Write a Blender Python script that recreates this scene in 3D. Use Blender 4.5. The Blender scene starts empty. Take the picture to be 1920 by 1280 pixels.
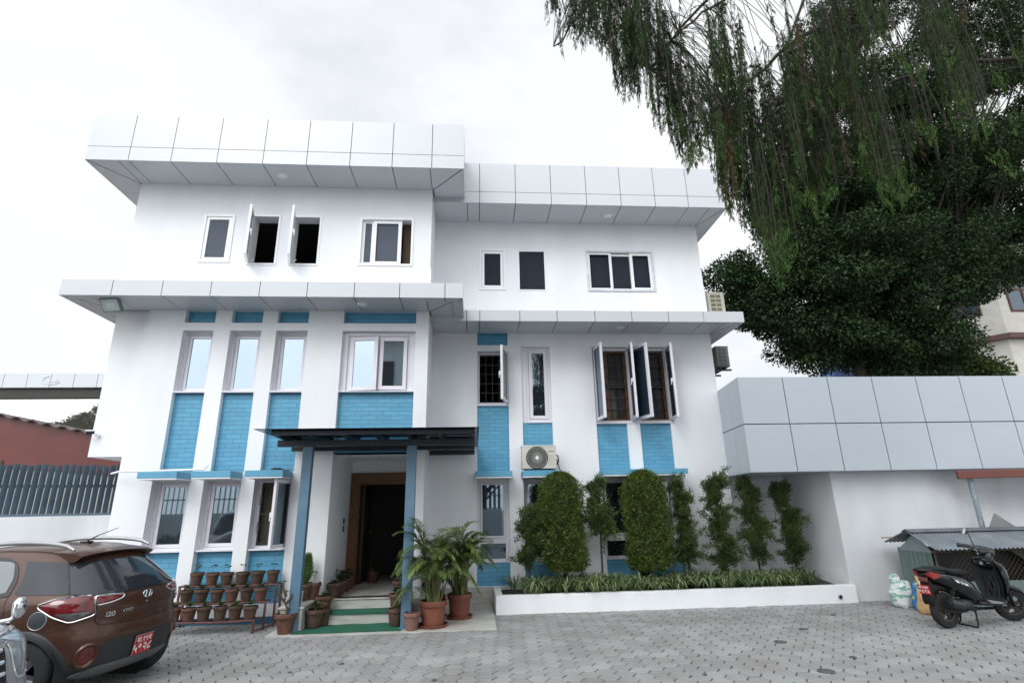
import bpy, bmesh, math, random
import numpy as np
from mathutils import Vector, Matrix
random.seed(7); RNG = np.random.default_rng(11)
S = bpy.context.scene
COL = S.collection
# ---------------------------------------------------------------- camera
FPX, PITCH, ROLL, YAW, EYE = 1007.5, 0.29877, -0.01968, 0.07443, 1.7
cy, sy = math.cos(YAW), math.sin(YAW)
fw = Vector((sy*math.cos(PITCH), cy*math.cos(PITCH), math.sin(PITCH)))
r0 = Vector((cy, -sy, 0)); u0 = r0.cross(fw)
rt = math.cos(ROLL)*r0 + math.sin(ROLL)*u0
up = -math.sin(ROLL)*r0 + math.cos(ROLL)*u0
cd = bpy.data.cameras.new('camera'); cam = bpy.data.objects.new('camera', cd); COL.objects.link(cam)
m = Matrix.Identity(4)
for i in range(3):
    m[i][0], m[i][1], m[i][2] = rt[i], up[i], -fw[i]
m[2][3] = EYE
cam.matrix_world = m
cd.sensor_width = 36; cd.lens = FPX/1920*36; cd.clip_start = .05; cd.clip_end = 2000
S.camera = cam
# ---------------------------------------------------------------- sky, sun, exposure
SUN_EL, SUN_AZ = math.radians(43), math.radians(208)      # azimuth clockwise from +Y
sd = Vector((math.sin(SUN_AZ)*math.cos(SUN_EL), math.cos(SUN_AZ)*math.cos(SUN_EL), math.sin(SUN_EL)))
W = bpy.data.worlds.new('World'); S.world = W; W.use_nodes = True
nt = W.node_tree; nt.nodes.clear()
def N(t, k, **kw):
    n = t.nodes.new(k)
    for a, b in kw.items():
        setattr(n, a, b)
    return n
out = N(nt, 'ShaderNodeOutputWorld'); bg = N(nt, 'ShaderNodeBackground')
sky = N(nt, 'ShaderNodeTexSky', sky_type='NISHITA', sun_disc=False, sun_elevation=SUN_EL, sun_rotation=SUN_AZ)
sky.air_density = 1.0; sky.dust_density = 3.0; sky.ozone_density = 1.0
tc = N(nt, 'ShaderNodeTexCoord'); sep = N(nt, 'ShaderNodeSeparateXYZ')
mp = N(nt, 'ShaderNodeMapping'); mp.inputs['Scale'].default_value = (1.4, 1.4, 3.2); mp.inputs['Location'].default_value = (3.1, .7, .2)
nz = N(nt, 'ShaderNodeTexNoise'); nz.inputs['Scale'].default_value = 1.5; nz.inputs['Detail'].default_value = 6; nz.inputs['Roughness'].default_value = .55
rp = N(nt, 'ShaderNodeValToRGB')
rp.color_ramp.elements[0].position = .34; rp.color_ramp.elements[0].color = (7.0, 7.25, 7.5, 1)
rp.color_ramp.elements[1].position = .62; rp.color_ramp.elements[1].color = (7.5, 7.65, 7.8, 1)
cov = N(nt, 'ShaderNodeValToRGB')              # how much cloud covers the blue
cov.color_ramp.elements[0].position = .22; cov.color_ramp.elements[0].color = (.72, .72, .72, 1)
cov.color_ramp.elements[1].position = .50; cov.color_ramp.elements[1].color = (1, 1, 1, 1)
dotn = N(nt, 'ShaderNodeVectorMath', operation='DOT_PRODUCT'); dotn.inputs[1].default_value = sd
zen = N(nt, 'ShaderNodeMapRange'); zen.inputs['From Min'].default_value = .30; zen.inputs['From Max'].default_value = .98
zen.inputs['To Min'].default_value = .80; zen.inputs['To Max'].default_value = 2.2     # cloud glows round the hidden sun
mul = N(nt, 'ShaderNodeMix', data_type='RGBA', blend_type='MULTIPLY'); mul.inputs['Factor'].default_value = 1
mx = N(nt, 'ShaderNodeMix', data_type='RGBA')
L = nt.links.new
L(tc.outputs['Generated'], sep.inputs[0]); L(tc.outputs['Generated'], mp.inputs[0]); L(mp.outputs[0], nz.inputs['Vector'])
L(nz.outputs['Fac'], rp.inputs[0]); L(nz.outputs['Fac'], cov.inputs[0]); L(tc.outputs['Generated'], dotn.inputs[0]); L(dotn.outputs['Value'], zen.inputs['Value'])
L(rp.outputs[0], mul.inputs['A']); L(zen.outputs[0], mul.inputs['B'])
L(cov.outputs[0], mx.inputs['Factor']); L(sky.outputs[0], mx.inputs['A']); L(mul.outputs['Result'], mx.inputs['B'])
L(mx.outputs['Result'], bg.inputs['Color']); bg.inputs['Strength'].default_value = .12
L(bg.outputs[0], out.inputs['Surface'])
ld = bpy.data.lights.new('sun', 'SUN'); ld.energy = 0.8; ld.angle = math.radians(24); ld.color = (1, .985, .96)
lo = bpy.data.objects.new('sun', ld); COL.objects.link(lo)
lo.rotation_euler = sd.to_track_quat('Z', 'Y').to_euler(); lo.location = (-20, -20, 40)
vs = S.view_settings; vs.view_transform = 'Standard'; vs.look = 'None'; vs.gamma = 1; vs.use_curve_mapping = False; vs.exposure = 0.48
S.render.engine = 'CYCLES'
S.cycles.max_bounces = 8; S.cycles.transparent_max_bounces = 12; S.cycles.caustics_reflective = False; S.cycles.caustics_refractive = False
S.cycles.use_denoising = True; S.cycles.denoising_input_passes = 'RGB_ALBEDO_NORMAL'; S.cycles.denoising_prefilter = 'ACCURATE'
# ---------------------------------------------------------------- materials
MATS = {}
def M(name, col, rough=.55, metal=0., var=.08, vscale=3., bump=0., bscale=60., spec=.5, coat=0., island=0., col2=None, detail=5., transl=0., stretch=None, emit=0.):
    if name in MATS: return MATS[name]
    mt = bpy.data.materials.new(name); mt.use_nodes = True; t = mt.node_tree
    b = t.nodes['Principled BSDF']; k = t.links.new
    b.inputs['Roughness'].default_value = rough; b.inputs['Metallic'].default_value = metal
    b.inputs['Specular IOR Level'].default_value = spec; b.inputs['Coat Weight'].default_value = coat
    b.inputs['Coat Roughness'].default_value = .04
    c = Vector(col); c2 = Vector(col2) if col2 else c*(1-var)
    tc = N(t, 'ShaderNodeTexCoord'); vec = tc.outputs['Object']
    if stretch:
        mp = N(t, 'ShaderNodeMapping'); mp.inputs['Scale'].default_value = stretch; k(vec, mp.inputs[0]); vec = mp.outputs[0]
    nz = N(t, 'ShaderNodeTexNoise'); nz.inputs['Scale'].default_value = vscale; nz.inputs['Detail'].default_value = detail
    k(vec, nz.inputs['Vector'])
    rp = N(t, 'ShaderNodeValToRGB'); e = rp.color_ramp.elements
    e[0].position = .32; e[0].color = (*c2, 1); e[1].position = .66; e[1].color = (*(c*(1+var*.5)), 1)
    k(nz.outputs['Fac'], rp.inputs[0]); cout = rp.outputs[0]
    if island:
        ge = N(t, 'ShaderNodeNewGeometry'); mr = N(t, 'ShaderNodeMapRange')
        mr.inputs['To Min'].default_value = 1-island; mr.inputs['To Max'].default_value = 1+island
        k(ge.outputs['Random Per Island'], mr.inputs['Value'])
        mm = N(t, 'ShaderNodeMix', data_type='RGBA', blend_type='MULTIPLY'); mm.inputs['Factor'].default_value = 1
        k(cout, mm.inputs['A']); k(mr.outputs[0], mm.inputs['B']); cout = mm.outputs['Result']
    k(cout, b.inputs['Base Color'])
    if bump:
        n2 = N(t, 'ShaderNodeTexNoise'); n2.inputs['Scale'].default_value = bscale; n2.inputs['Detail'].default_value = 4
        k(tc.outputs['Object'], n2.inputs['Vector'])
        bp = N(t, 'ShaderNodeBump'); bp.inputs['Strength'].default_value = bump; bp.inputs['Distance'].default_value = .01
        k(n2.outputs['Fac'], bp.inputs['Height']); k(bp.outputs[0], b.inputs['Normal'])
    if transl:
        tr = N(t, 'ShaderNodeBsdfTranslucent'); ms = N(t, 'ShaderNodeMixShader'); ms.inputs[0].default_value = transl
        k(cout, tr.inputs['Color']); k(b.outputs[0], ms.inputs[1]); k(tr.outputs[0], ms.inputs[2])
        k(ms.outputs[0], t.nodes['Material Output'].inputs['Surface'])
    if emit:
        b.inputs['Emission Color'].default_value = (*c, 1); b.inputs['Emission Strength'].default_value = emit
    MATS[name] = mt; return mt

def brick_mat(name, col, row=.078, wid=.26):
    mt = bpy.data.materials.new(name); mt.use_nodes = True; t = mt.node_tree; b = t.nodes['Principled BSDF']; k = t.links.new
    b.inputs['Roughness'].default_value = .5
    tc = N(t, 'ShaderNodeTexCoord'); sp = N(t, 'ShaderNodeSeparateXYZ'); cb = N(t, 'ShaderNodeCombineXYZ'); k(tc.outputs['Object'], sp.inputs[0])
    nz = N(t, 'ShaderNodeTexNoise'); nz.inputs['Scale'].default_value = 2.2; k(tc.outputs['Object'], nz.inputs['Vector'])
    ad = N(t, 'ShaderNodeMath', operation='MULTIPLY_ADD'); k(nz.outputs['Fac'], ad.inputs[0]); ad.inputs[1].default_value = .03; k(sp.outputs['Z'], ad.inputs[2])
    k(sp.outputs['X'], cb.inputs[0]); k(ad.outputs[0], cb.inputs[1])
    br = N(t, 'ShaderNodeTexBrick'); k(cb.outputs[0], br.inputs['Vector'])
    br.inputs['Scale'].default_value = 1; br.inputs['Brick Width'].default_value = wid; br.inputs['Row Height'].default_value = row
    br.inputs['Mortar Size'].default_value = .005; br.inputs['Mortar Smooth'].default_value = .35; br.inputs['Bias'].default_value = 0
    c = Vector(col)
    br.inputs['Color1'].default_value = (*(c*.93), 1); br.inputs['Color2'].default_value = (*(c*1.07), 1); br.inputs['Mortar'].default_value = (*(c*.62), 1)
    n2 = N(t, 'ShaderNodeTexNoise'); n2.inputs['Scale'].default_value = 60; k(tc.outputs['Object'], n2.inputs['Vector'])
    mh = N(t, 'ShaderNodeMath', operation='MULTIPLY_ADD'); k(br.outputs['Fac'], mh.inputs[0]); mh.inputs[1].default_value = -1; 
    m2 = N(t, 'ShaderNodeMath', operation='MULTIPLY'); k(n2.outputs['Fac'], m2.inputs[0]); m2.inputs[1].default_value = .5; k(m2.outputs[0], mh.inputs[2])
    bp = N(t, 'ShaderNodeBump'); bp.inputs['Strength'].default_value = .5; bp.inputs['Distance'].default_value = .008
    k(mh.outputs[0], bp.inputs['Height']); k(bp.outputs[0], b.inputs['Normal']); k(br.outputs['Color'], b.inputs['Base Color'])
    MATS[name] = mt; return mt

WHITE = M('white_plaster', (.80, .82, .845), .75, var=.06, vscale=1.1, bump=.15, bscale=45, detail=9, stretch=(1.3, 1.3, .4))
WHITE2 = M('white_plaster_weathered', (.69, .71, .73), .8, var=.16, vscale=1.1, bump=.2, bscale=40, detail=9, stretch=(1, 1, .5))
ACP = M('aluminium_cladding', (.55, .575, .605), .30, var=.02, vscale=.6, spec=.5)
ACPD = M('silver_cladding', (.455, .505, .56), .30, var=.03, vscale=.5, spec=.5)
JOINT = M('dark_joint', (.09, .10, .12), .6)
BLUE = brick_mat('blue_painted_brick', (.10, .335, .51))
BLUEP = M('blue_paint', (.10, .325, .485), .5, var=.08, bump=.15)
LILAC = M('lilac_white_frame', (.72, .71, .765), .35, var=.03)
UPVC = M('white_window_frame', (.80, .82, .84), .3, var=.02)
STEEL = M('blue_grey_steel', (.10, .19, .27), .45, var=.12, vscale=4)
DARK = M('dark_grey_steel', (.025, .035, .045), .45, var=.2)
BLACK = M('black_plastic', (.012, .012, .014), .45, var=.2)
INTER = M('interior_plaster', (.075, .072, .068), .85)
WOOD = M('brown_wood', (.15, .066, .023), .45, var=.35, vscale=9, stretch=(6, 6, .6))
def glass(name, col, metal=.9, rough=.02):
    return M(name, col, rough, metal, var=.04, vscale=1.2)
MIRROR = glass('reflective_glass', (.32, .385, .435), .95)
TINT = glass('tinted_glass', (.15, .19, .225), .9)
NET = M('dark_window_screen', (.024, .030, .041), .8, var=.06, spec=.12)
MARBLE = M('pale_marble', (.50, .49, .46), .35, var=.22, vscale=3, stretch=(1, 1, 5), detail=8)
GREENMAT = M('green_mat', (.012, .125, .075), .9, var=.25, vscale=30, bump=.5, bscale=300)
TERRA = M('terracotta', (.135, .064, .044), .8, var=.35, vscale=14, bump=.15)
TERRAD = M('mossy_terracotta', (.085, .055, .035), .85, var=.45, vscale=18, bump=.2)
TERRAR = M('red_clay', (.20, .065, .04), .6, var=.15, vscale=8)
SOIL = M('soil', (.05, .04, .032), .95, var=.4, vscale=30, bump=.6, bscale=120)
# ---------------------------------------------------------------- mesh helpers
class MB:
    def __init__(s): s.v = []; s.f = []; s.m = []
    def quad(s, *p, mat=0):
        n = len(s.v); s.v += [tuple(q) for q in p]; s.f.append(tuple(range(n, n+len(p)))); s.m.append(mat)
    def box(s, x0, x1, y0, y1, z0, z1, mat=0, T=None):
        n = len(s.v)
        vs = [(x0,y0,z0),(x1,y0,z0),(x1,y1,z0),(x0,y1,z0),(x0,y0,z1),(x1,y0,z1),(x1,y1,z1),(x0,y1,z1)]
        if T is not None: vs = [tuple(T @ Vector(q)) for q in vs]
        s.v += vs
        for f in ((0,3,2,1),(4,5,6,7),(0,1,5,4),(1,2,6,5),(2,3,7,6),(3,0,4,7)):
            s.f.append(tuple(n+i for i in f)); s.m.append(mat)
        return s
    def tube(s, pts, rad, n=8, mat=0, caps=True):
        pts = [Vector(p) for p in pts]; rad = [float(q) for q in rad] if hasattr(rad, "__len__") else [rad]*len(pts)
        b = len(s.v); ref = None
        for i, p in enumerate(pts):
            d = (pts[min(i+1, len(pts)-1)] - pts[max(i-1, 0)]).normalized()
            if ref is None: ref = d.orthogonal().normalized()
            ref = (ref - d*ref.dot(d)).normalized(); o = d.cross(ref)
            for k in range(n):
                a = 2*math.pi*k/n; s.v.append(tuple(p + rad[i]*(math.cos(a)*ref + math.sin(a)*o)))
        for i in range(len(pts)-1):
            for k in range(n):
                s.f.append((b+i*n+k, b+i*n+(k+1)%n, b+(i+1)*n+(k+1)%n, b+(i+1)*n+k)); s.m.append(mat)
        if caps:
            s.f.append(tuple(b+k for k in reversed(range(n)))); s.m.append(mat)
            e = b+(len(pts)-1)*n; s.f.append(tuple(e+k for k in range(n))); s.m.append(mat)
        return s
    def lathe(s, prof, n=20, T=None, mat=0, close=False):
        b = len(s.v)
        for r, z in prof:
            for k in range(n):
                a = 2*math.pi*k/n; q = Vector((r*math.cos(a), r*math.sin(a), z))
                s.v.append(tuple(T @ q if T is not None else q))
        for i in range(len(prof)-1):
            for k in range(n):
                s.f.append((b+i*n+k, b+i*n+(k+1)%n, b+(i+1)*n+(k+1)%n, b+(i+1)*n+k)); s.m.append(mat)
        if close:
            s.f.append(tuple(b+k for k in reversed(range(n)))); s.m.append(mat)
            e = b+(len(prof)-1)*n; s.f.append(tuple(e+k for k in range(n))); s.m.append(mat)
        return s
    def prism(s, poly, a, b, axis='y', mat=0, T=None):
        n = len(s.v); k = len(poly)
        def P(u, w, d):
            q = Vector({'y': (u, d, w), 'x': (d, u, w), 'z': (u, w, d)}[axis])
            return tuple(T @ q if T is not None else q)
        s.v += [P(u, w, a) for u, w in poly] + [P(u, w, b) for u, w in poly]
        s.f.append(tuple(range(n, n+k))); s.m.append(mat)
        s.f.append(tuple(reversed(range(n+k, n+2*k)))); s.m.append(mat)
        for i in range(k):
            j = (i+1) % k; s.f.append((n+i, n+k+i, n+k+j, n+j)); s.m.append(mat)
        return s
    def build(s, name, mats, parent=None, smooth=None, bevel=0., org=None, fix=False):
        me = bpy.data.meshes.new(name)
        o3 = Vector(org) if org is not None else None
        if parent is not None and o3 is None:
            o3 = Vector((0, 0, 0)); q = parent
            while q is not None: o3 = o3 + Vector(q.location); q = q.parent
            q = parent
            while q.parent is not None: q = q.parent
            if q.get('_local'): o3 = Vector((0, 0, 0))
        v = s.v if o3 is None or o3.length == 0 else [(a-o3.x, b-o3.y, c-o3.z) for a, b, c in s.v]
        me.from_pydata(v, [], s.f)
        mats = mats if isinstance(mats, (list, tuple)) else [mats]
        for q in mats: me.materials.append(q)
        if len(mats) > 1: me.polygons.foreach_set('material_index', s.m)
        if fix:
            bm = bmesh.new(); bm.from_mesh(me); bmesh.ops.remove_doubles(bm, verts=bm.verts, dist=1e-4)
            bmesh.ops.recalc_face_normals(bm, faces=bm.faces); bm.to_mesh(me); bm.free()
        if smooth is not None:
            me.polygons.foreach_set('use_smooth', [True]*len(me.polygons)); me.set_sharp_from_angle(angle=math.radians(smooth))
        me.update()
        o = bpy.data.objects.new(name, me); COL.objects.link(o)
        if parent is not None: o.parent = parent
        elif org is not None: o.location = org
        if bevel:
            bv = o.modifiers.new('bevel', 'BEVEL'); bv.width = bevel; bv.segments = 2; bv.limit_method = 'ANGLE'
        return o
LOCAL = set()
def tag(o, label, cat, group=None, kind=None):
    if label: o['label'] = label
    if cat: o['category'] = cat
    if group: o['group'] = group
    if kind: o['kind'] = kind
    return o
def thing(name, label, cat, loc=(0,0,0), rotz=0, group=None):
    o = bpy.data.objects.new(name, None); COL.objects.link(o); o.location = loc; o.rotation_euler = (0,0,rotz); o.empty_display_size = .2
    return tag(o, label, cat, group)
def copy_tree(o, parent=None):
    c = o.copy(); COL.objects.link(c)
    if parent is not None: c.parent = parent
    for ch in [q for q in COL.objects if q.parent == o]: copy_tree(ch, c)
    return c
def npmesh(name, V, F, mat, parent=None, mi=None, smooth=False):
    """V (n,3), F (m,4) quads"""
    me = bpy.data.meshes.new(name); V = np.asarray(V, np.float32); F = np.asarray(F, np.int32)
    me.vertices.add(len(V)); me.vertices.foreach_set('co', V.ravel())
    k = F.shape[1]; me.loops.add(F.size); me.loops.foreach_set('vertex_index', F.ravel())
    me.polygons.add(len(F)); me.polygons.foreach_set('loop_start', np.arange(0, F.size, k, dtype=np.int32))
    for q in (mat if isinstance(mat, (list, tuple)) else [mat]): me.materials.append(q)
    if mi is not None: me.polygons.foreach_set('material_index', np.asarray(mi, np.int32))
    if smooth: me.polygons.foreach_set('use_smooth', [True]*len(F))
    me.update(calc_edges=True)
    o = bpy.data.objects.new(name, me); COL.objects.link(o)
    if parent is not None: o.parent = parent
    return o
def leaf_arrays(P, D, Nn, ln, wd, fold=.15):
    """diamond leaves: P base points, D directions, Nn normals"""
    P = np.asarray(P, float); D = np.asarray(D, float); D /= np.linalg.norm(D, axis=1, keepdims=True)+1e-9
    Sd = np.cross(D, Nn); Sd /= np.linalg.norm(Sd, axis=1, keepdims=True)+1e-9
    Up = np.cross(Sd, D)
    ln = np.broadcast_to(np.asarray(ln, float).reshape(-1, 1), (len(P), 1)); wd = np.broadcast_to(np.asarray(wd, float).reshape(-1, 1), (len(P), 1))
    mid = P + D*ln*.45 + Up*ln*fold
    V = np.stack([P, mid + Sd*wd*.5, P + D*ln, mid - Sd*wd*.5], 1).reshape(-1, 3)
    F = np.arange(len(P)*4).reshape(-1, 4)
    return V, F
def rdirs(n):
    d = RNG.normal(size=(n, 3)); return d/np.linalg.norm(d, axis=1, keepdims=True)
def cat_arrays(L_):
    V = np.concatenate([a for a, b in L_]); o = 0; F = []
    for a, b in L_: F.append(b+o); o += len(a)
    return V, np.concatenate(F)
# ================================================================ GROUND
g = MB(); g.quad((-300,-300,-.045),(300,-300,-.045),(300,400,-.045),(-300,400,-.045))
tag(g.build('ground', M('grey_paved_ground', (.28, .285, .285), .95, var=.2, vscale=2, bump=.3, bscale=40)), 'grey ground under the courtyard and beyond', 'ground', kind='structure')
g = MB(); g.quad((-14,-4,-.041),(14.5,-4,-.041),(14.5,12,-.041),(-14,12,-.041))
tag(g.build('joint_sand', M('grey_sand_joint', (.07, .07, .066), .95, var=.3, vscale=8)), 'dark sand in the joints under the paving blocks', 'ground', kind='structure')
PAV = M('grey_concrete_paver', (.262, .268, .27), .82, var=.14, vscale=1.3, bump=.3, bscale=70, island=.11, detail=9, col2=(.205, .203, .195))
def pavers():
    s_ = PAV_S; hx = 1.5*s_*PAV_W; hy = math.sqrt(3)*s_
    V = []; F = []
    i0, i1 = int(-13/hx), int(13.5/hx); j0, j1 = int(-3/hy), int(13/hy)
    base = [(s_*PAV_W*math.cos(a), s_*math.sin(a)) for a in [math.pi/3*k for k in range(6)]]
    for i in range(i0, i1):
        for j in range(j0, j1):
            x = i*hx; y = (j + .5*(i % 2))*hy
            if y > 11.2: continue
            a = -.06
            X = x*math.cos(a)-y*math.sin(a)+.3; Y = x*math.sin(a)+y*math.cos(a)
            dz = RNG.normal(0, .0022); tx, ty = RNG.normal(0, .008, 2); n = len(V)
            for sc, z in ((.94, 0), (.885, .006)):
                for bx, by in base:
                    px, py = bx*sc, by*sc
                    V.append((X+px*math.cos(a)-py*math.sin(a), Y+px*math.sin(a)+py*math.cos(a), z-.006+dz+px*tx+py*ty))
            for bx, by in base:
                V.append((X+bx*.94*math.cos(a)-by*.94*math.sin(a), Y+bx*.94*math.sin(a)+by*.94*math.cos(a), -.04))
            F.append([n+6+k for k in range(6)])
            for k in range(6):
                q = (k+1) % 6; F.append([n+k, n+q, n+6+q, n+6+k]); F.append([n+12+k, n+12+q, n+q, n+k])
    b = MB(); b.v = V; b.f = F; b.m = [0]*len(F)
    o = b.build('paving', PAV); tag(o, 'pale grey hexagonal concrete block paving of the yard', 'paving', kind='structure')
PAV_S, PAV_W = .118, 1.04
pavers()
# small dark covers and pebbles set in the paving
for (x, y, r, lb) in ((3.68, 6.14, .085, 'largest round dark drain cover in the paving nearest the bottom edge'), (3.89, 7.40, .075, 'round dark drain cover in the paving between the other two'), (4.60, 8.04, .06, 'smallest dark drain cover in the paving nearest the white planter')):
    d = MB(); d.lathe([(0, .0075), (r*.8, .0075), (r*.82, .004), (r*.9, .004), (r*.92, .008), (r, .008), (r, -.02)], 22)
    o = d.build('drain_cover', M('dark_iron', (.085, .085, .085), .7, var=.3), org=None, smooth=30); o.location = (x, y, 0)
    tag(o, lb, 'drain cover', 'drain covers in the paving')

# ================================================================ BUILDING
B = thing('office_building', 'white three storey office building with blue brick panels and open entrance', 'building', (-.86, 9.8, 0))
def wall_face(mb, x0, x1, z0, z1, holes, yf, depth, mat=0, revmat=0):
    xs = sorted({x0, x1, *[h[0] for h in holes], *[h[1] for h in holes]}); zs = sorted({z0, z1, *[h[2] for h in holes], *[h[3] for h in holes]})
    xs = [q for q in xs if x0 <= q <= x1]; zs = [q for q in zs if z0 <= q <= z1]
    inh = lambda a, b: any(h[0] < a < h[1] and h[2] < b < h[3] for h in holes)
    for i in range(len(xs)-1):
        for j in range(len(zs)-1):
            if inh((xs[i]+xs[i+1])/2, (zs[j]+zs[j+1])/2): continue
            a, b, c, d = xs[i], xs[i+1], zs[j], zs[j+1]
            mb.quad((a,yf,c),(b,yf,c),(b,yf,d),(a,yf,d), mat=mat)
            mb.quad((a,yf+depth,d),(b,yf+depth,d),(b,yf+depth,c),(a,yf+depth,c), mat=mat)
    for h in holes:
        a, b, c, d = h[:4]; e = yf+depth
        mb.quad((a,yf,c),(a,yf,d),(a,e,d),(a,e,c), mat=revmat); mb.quad((b,yf,d),(b,yf,c),(b,e,c),(b,e,d), mat=revmat)
        mb.quad((a,yf,d),(b,yf,d),(b,e,d),(a,e,d), mat=revmat)
        if c > z0+1e-3: mb.quad((b,yf,c),(a,yf,c),(a,e,c),(b,e,c), mat=revmat)
YL, YR = 9.8, 10.9
XL0, XL1, XR1 = -6.62, -.86, 5.17
BACK = 19.0
# openings in the taller block: ground floor, first floor, second floor
GX = [(-5.43, -4.81), (-4.585, -3.965), (-3.745, -3.13)]
FX = [(-5.345, -4.80), (-4.505, -3.945), (-3.675, -3.105), (-2.46, -1.10)]
DOOR = (-2.46, -1.09, .32, 2.66)
holesL = [(a, b, .27, 2.30) for a, b in GX] + [(a, b, 2.36, 4.93) for a, b in FX[:3]] + [(FX[3][0], FX[3][1], 2.66, 4.93), DOOR] + [(a, b, 5.08, 5.335) for a, b in FX]
TOPL = [(-4.36, -3.86, 6.29, 7.32), (-3.57, -3.06, 6.29, 7.32), (-5.27, -4.74, 6.33, 7.31), (-2.25, -1.24, 6.30, 7.30)]
holesL2 = list(TOPL)
w = MB()
wall_face(w, -6.0, XL1, 0, 8.3, [h for h in holesL+holesL2], YL, .28)
w.quad((-6.62,YL+.0,5.5),(-6.0,YL+.0,5.5),(-6.0,YL+.0,8.3),(-6.62,YL+.0,8.3))
w.box(-6.62, -6.0, YL+.09, 13.0, 2.66, 5.5)                                   # overhanging bay at the left
w.quad((-6.62,BACK,5.5),(-6.62,YL,5.5),(-6.62,YL,8.3),(-6.62,BACK,8.3))
w.quad((-6.0,BACK,0),(-6.0,YL,0),(-6.0,YL,5.5),(-6.0,BACK,5.5))
w.quad((XL1,YL,0),(XL1,YR+.1,0),(XL1,YR+.1,8.3),(XL1,YL,8.3))
w.quad((XL1,YR+.1,6.4),(XL1,BACK,6.4),(XL1,BACK,8.3),(XL1,YR+.1,8.3))
w.box(-6.63, XL1+.022, YL-.03, YL-.002, 5.4, 6.215)                                # plaster band under the top windows
wl = w.build('wall', WHITE, B)
wl['label'] = 'white plastered walls of the taller left block'
w = MB()
GR = [(.07, .70), (.985, 1.61), (2.55, 3.16), (3.45, 4.08)]
holesR = [(GR[0][0], GR[0][1], .30, 2.25), (GR[1][0], GR[1][1], .30, 2.25), (2.55, 4.08, .30, 2.25)] + \
         [(.075, .72, 2.34, 4.85), (1.0, 1.61, 2.34, 4.95), (2.52, 4.17, 3.31, 4.95), (2.52, 3.16, 2.34, 3.31), (3.43, 4.08, 2.34, 3.31), (.075, .72, 4.98, 5.30)]
TOPR = [(.15, .67, 6.27, 7.20), (1.0, 1.58, 6.25, 7.19), (2.55, 4.04, 6.26, 7.20)]
wall_face(w, XL1, XR1, 0, 8.2, holesR+TOPR, YR, .28)
w.quad((XR1,YR,0),(XR1,BACK,0),(XR1,BACK,8.2),(XR1,YR,8.2))
w.box(XL1+.03, XR1+.004, YR-.022, YR-.001, 5.4, 6.175)
wr = w.build('wall', WHITE, B); wr['label'] = 'white plastered walls of the lower set-back right block'
# interior: floors, partitions and a back wall, so that open windows look into dim rooms
w = MB()
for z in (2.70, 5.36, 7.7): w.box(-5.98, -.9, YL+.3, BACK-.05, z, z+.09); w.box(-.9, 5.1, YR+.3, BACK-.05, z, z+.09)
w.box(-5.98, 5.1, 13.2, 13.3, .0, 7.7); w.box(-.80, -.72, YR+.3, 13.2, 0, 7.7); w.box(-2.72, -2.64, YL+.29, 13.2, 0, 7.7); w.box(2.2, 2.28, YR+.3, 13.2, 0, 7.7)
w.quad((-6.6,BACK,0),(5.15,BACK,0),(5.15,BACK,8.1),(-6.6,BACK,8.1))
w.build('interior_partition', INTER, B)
# entrance recess
w = MB(); YD = 11.42
w.quad((-2.46,YL+.28,.32),(-2.46,YL+.28,2.66),(-2.46,YD,2.66),(-2.46,YD,.32)); w.quad((-1.09,YL+.28,2.66),(-1.09,YL+.28,.32),(-1.09,YD,.32),(-1.09,YD,2.66))
w.quad((-2.46,YL+.28,2.66),(-1.09,YL+.28,2.66),(-1.09,YD,2.66),(-2.46,YD,2.66))
wall_face(w, -2.46, -1.09, .32, 2.66, [(-2.38, -1.15, .32, 2.34)], YD, .12)
w.build('entrance_recess', WHITE, B)
w = MB()
for a, b, c, d in ((-2.455,-2.30,.32,2.42), (-1.25,-1.10,.32,2.42), (-2.30,-1.25,2.24,2.42)): w.box(a, b, YD-.05, YD-.003, c, d)
for a, b, c, d in ((-2.345,-2.27,.32,2.28), (-1.28,-1.20,.32,2.28), (-2.27,-1.28,2.19,2.28)): w.box(a, b, YD-.02, YD+.16, c, d)
fr = w.build('door_frame', WOOD, B, bevel=.006)
w = MB(); w.box(-2.26, -2.20, YD+.17, YD+.85, .33, 2.18); w.box(-2.195, -2.185, YD+.3, YD+.7, .5, 1.1); w.box(-2.195, -2.185, YD+.3, YD+.7, 1.3, 2.0)
dl = w.build('door', M('dark_brown_door', (.035, .02, .012), .4, var=.3, stretch=(4, 4, .5)), B, bevel=.004)
k = MB(); k.tube([(-2.18, YD+.76, 1.25), (-2.15, YD+.76, 1.25), (-2.15, YD+.66, 1.25)], .012); k.build('handle', M('brass', (.45, .32, .14), .3, 1.), dl, smooth=40)
k = MB()
for z in (1.32, 1.46): k.box(-2.455, -2.44, 10.9+.0, 10.98, z, z+.1)
k.build('wall_switch', M('dark_switch', (.05, .05, .05), .3), B)
# landing, steps, marble cheek, apron
w = MB(); w.box(-2.455, -1.095, 9.72, 13.1, .0, .32); w.box(-2.52, -1.0, 9.38, 9.715, 0, .165)
w.box(-2.50, -1.02, 9.36, 9.72, .166, .18); w.box(-2.46, -1.09, 9.70, 9.80, .321, .335)
w.build('entrance_steps', MARBLE, B, bevel=.004)
w = MB(); w.box(-2.86, -2.53, 8.99, 9.795, 0, .315); w.box(-2.88, -2.51, 8.97, 9.797, .318, .345)
w.build('cheek_block', MARBLE, B, bevel=.004)
w = MB(); w.box(-2.95, .345, 8.72, 9.375, -.02, .014); w.box(-1.0, .345, 9.375, 10.895, -.02, .016); w.box(-.84, .372, 10.86, 10.897, .016, .30); w.box(-1.08, -.855, 9.77, 9.798, .016, .30)
w.build('marble_apron', MARBLE, B)
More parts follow.
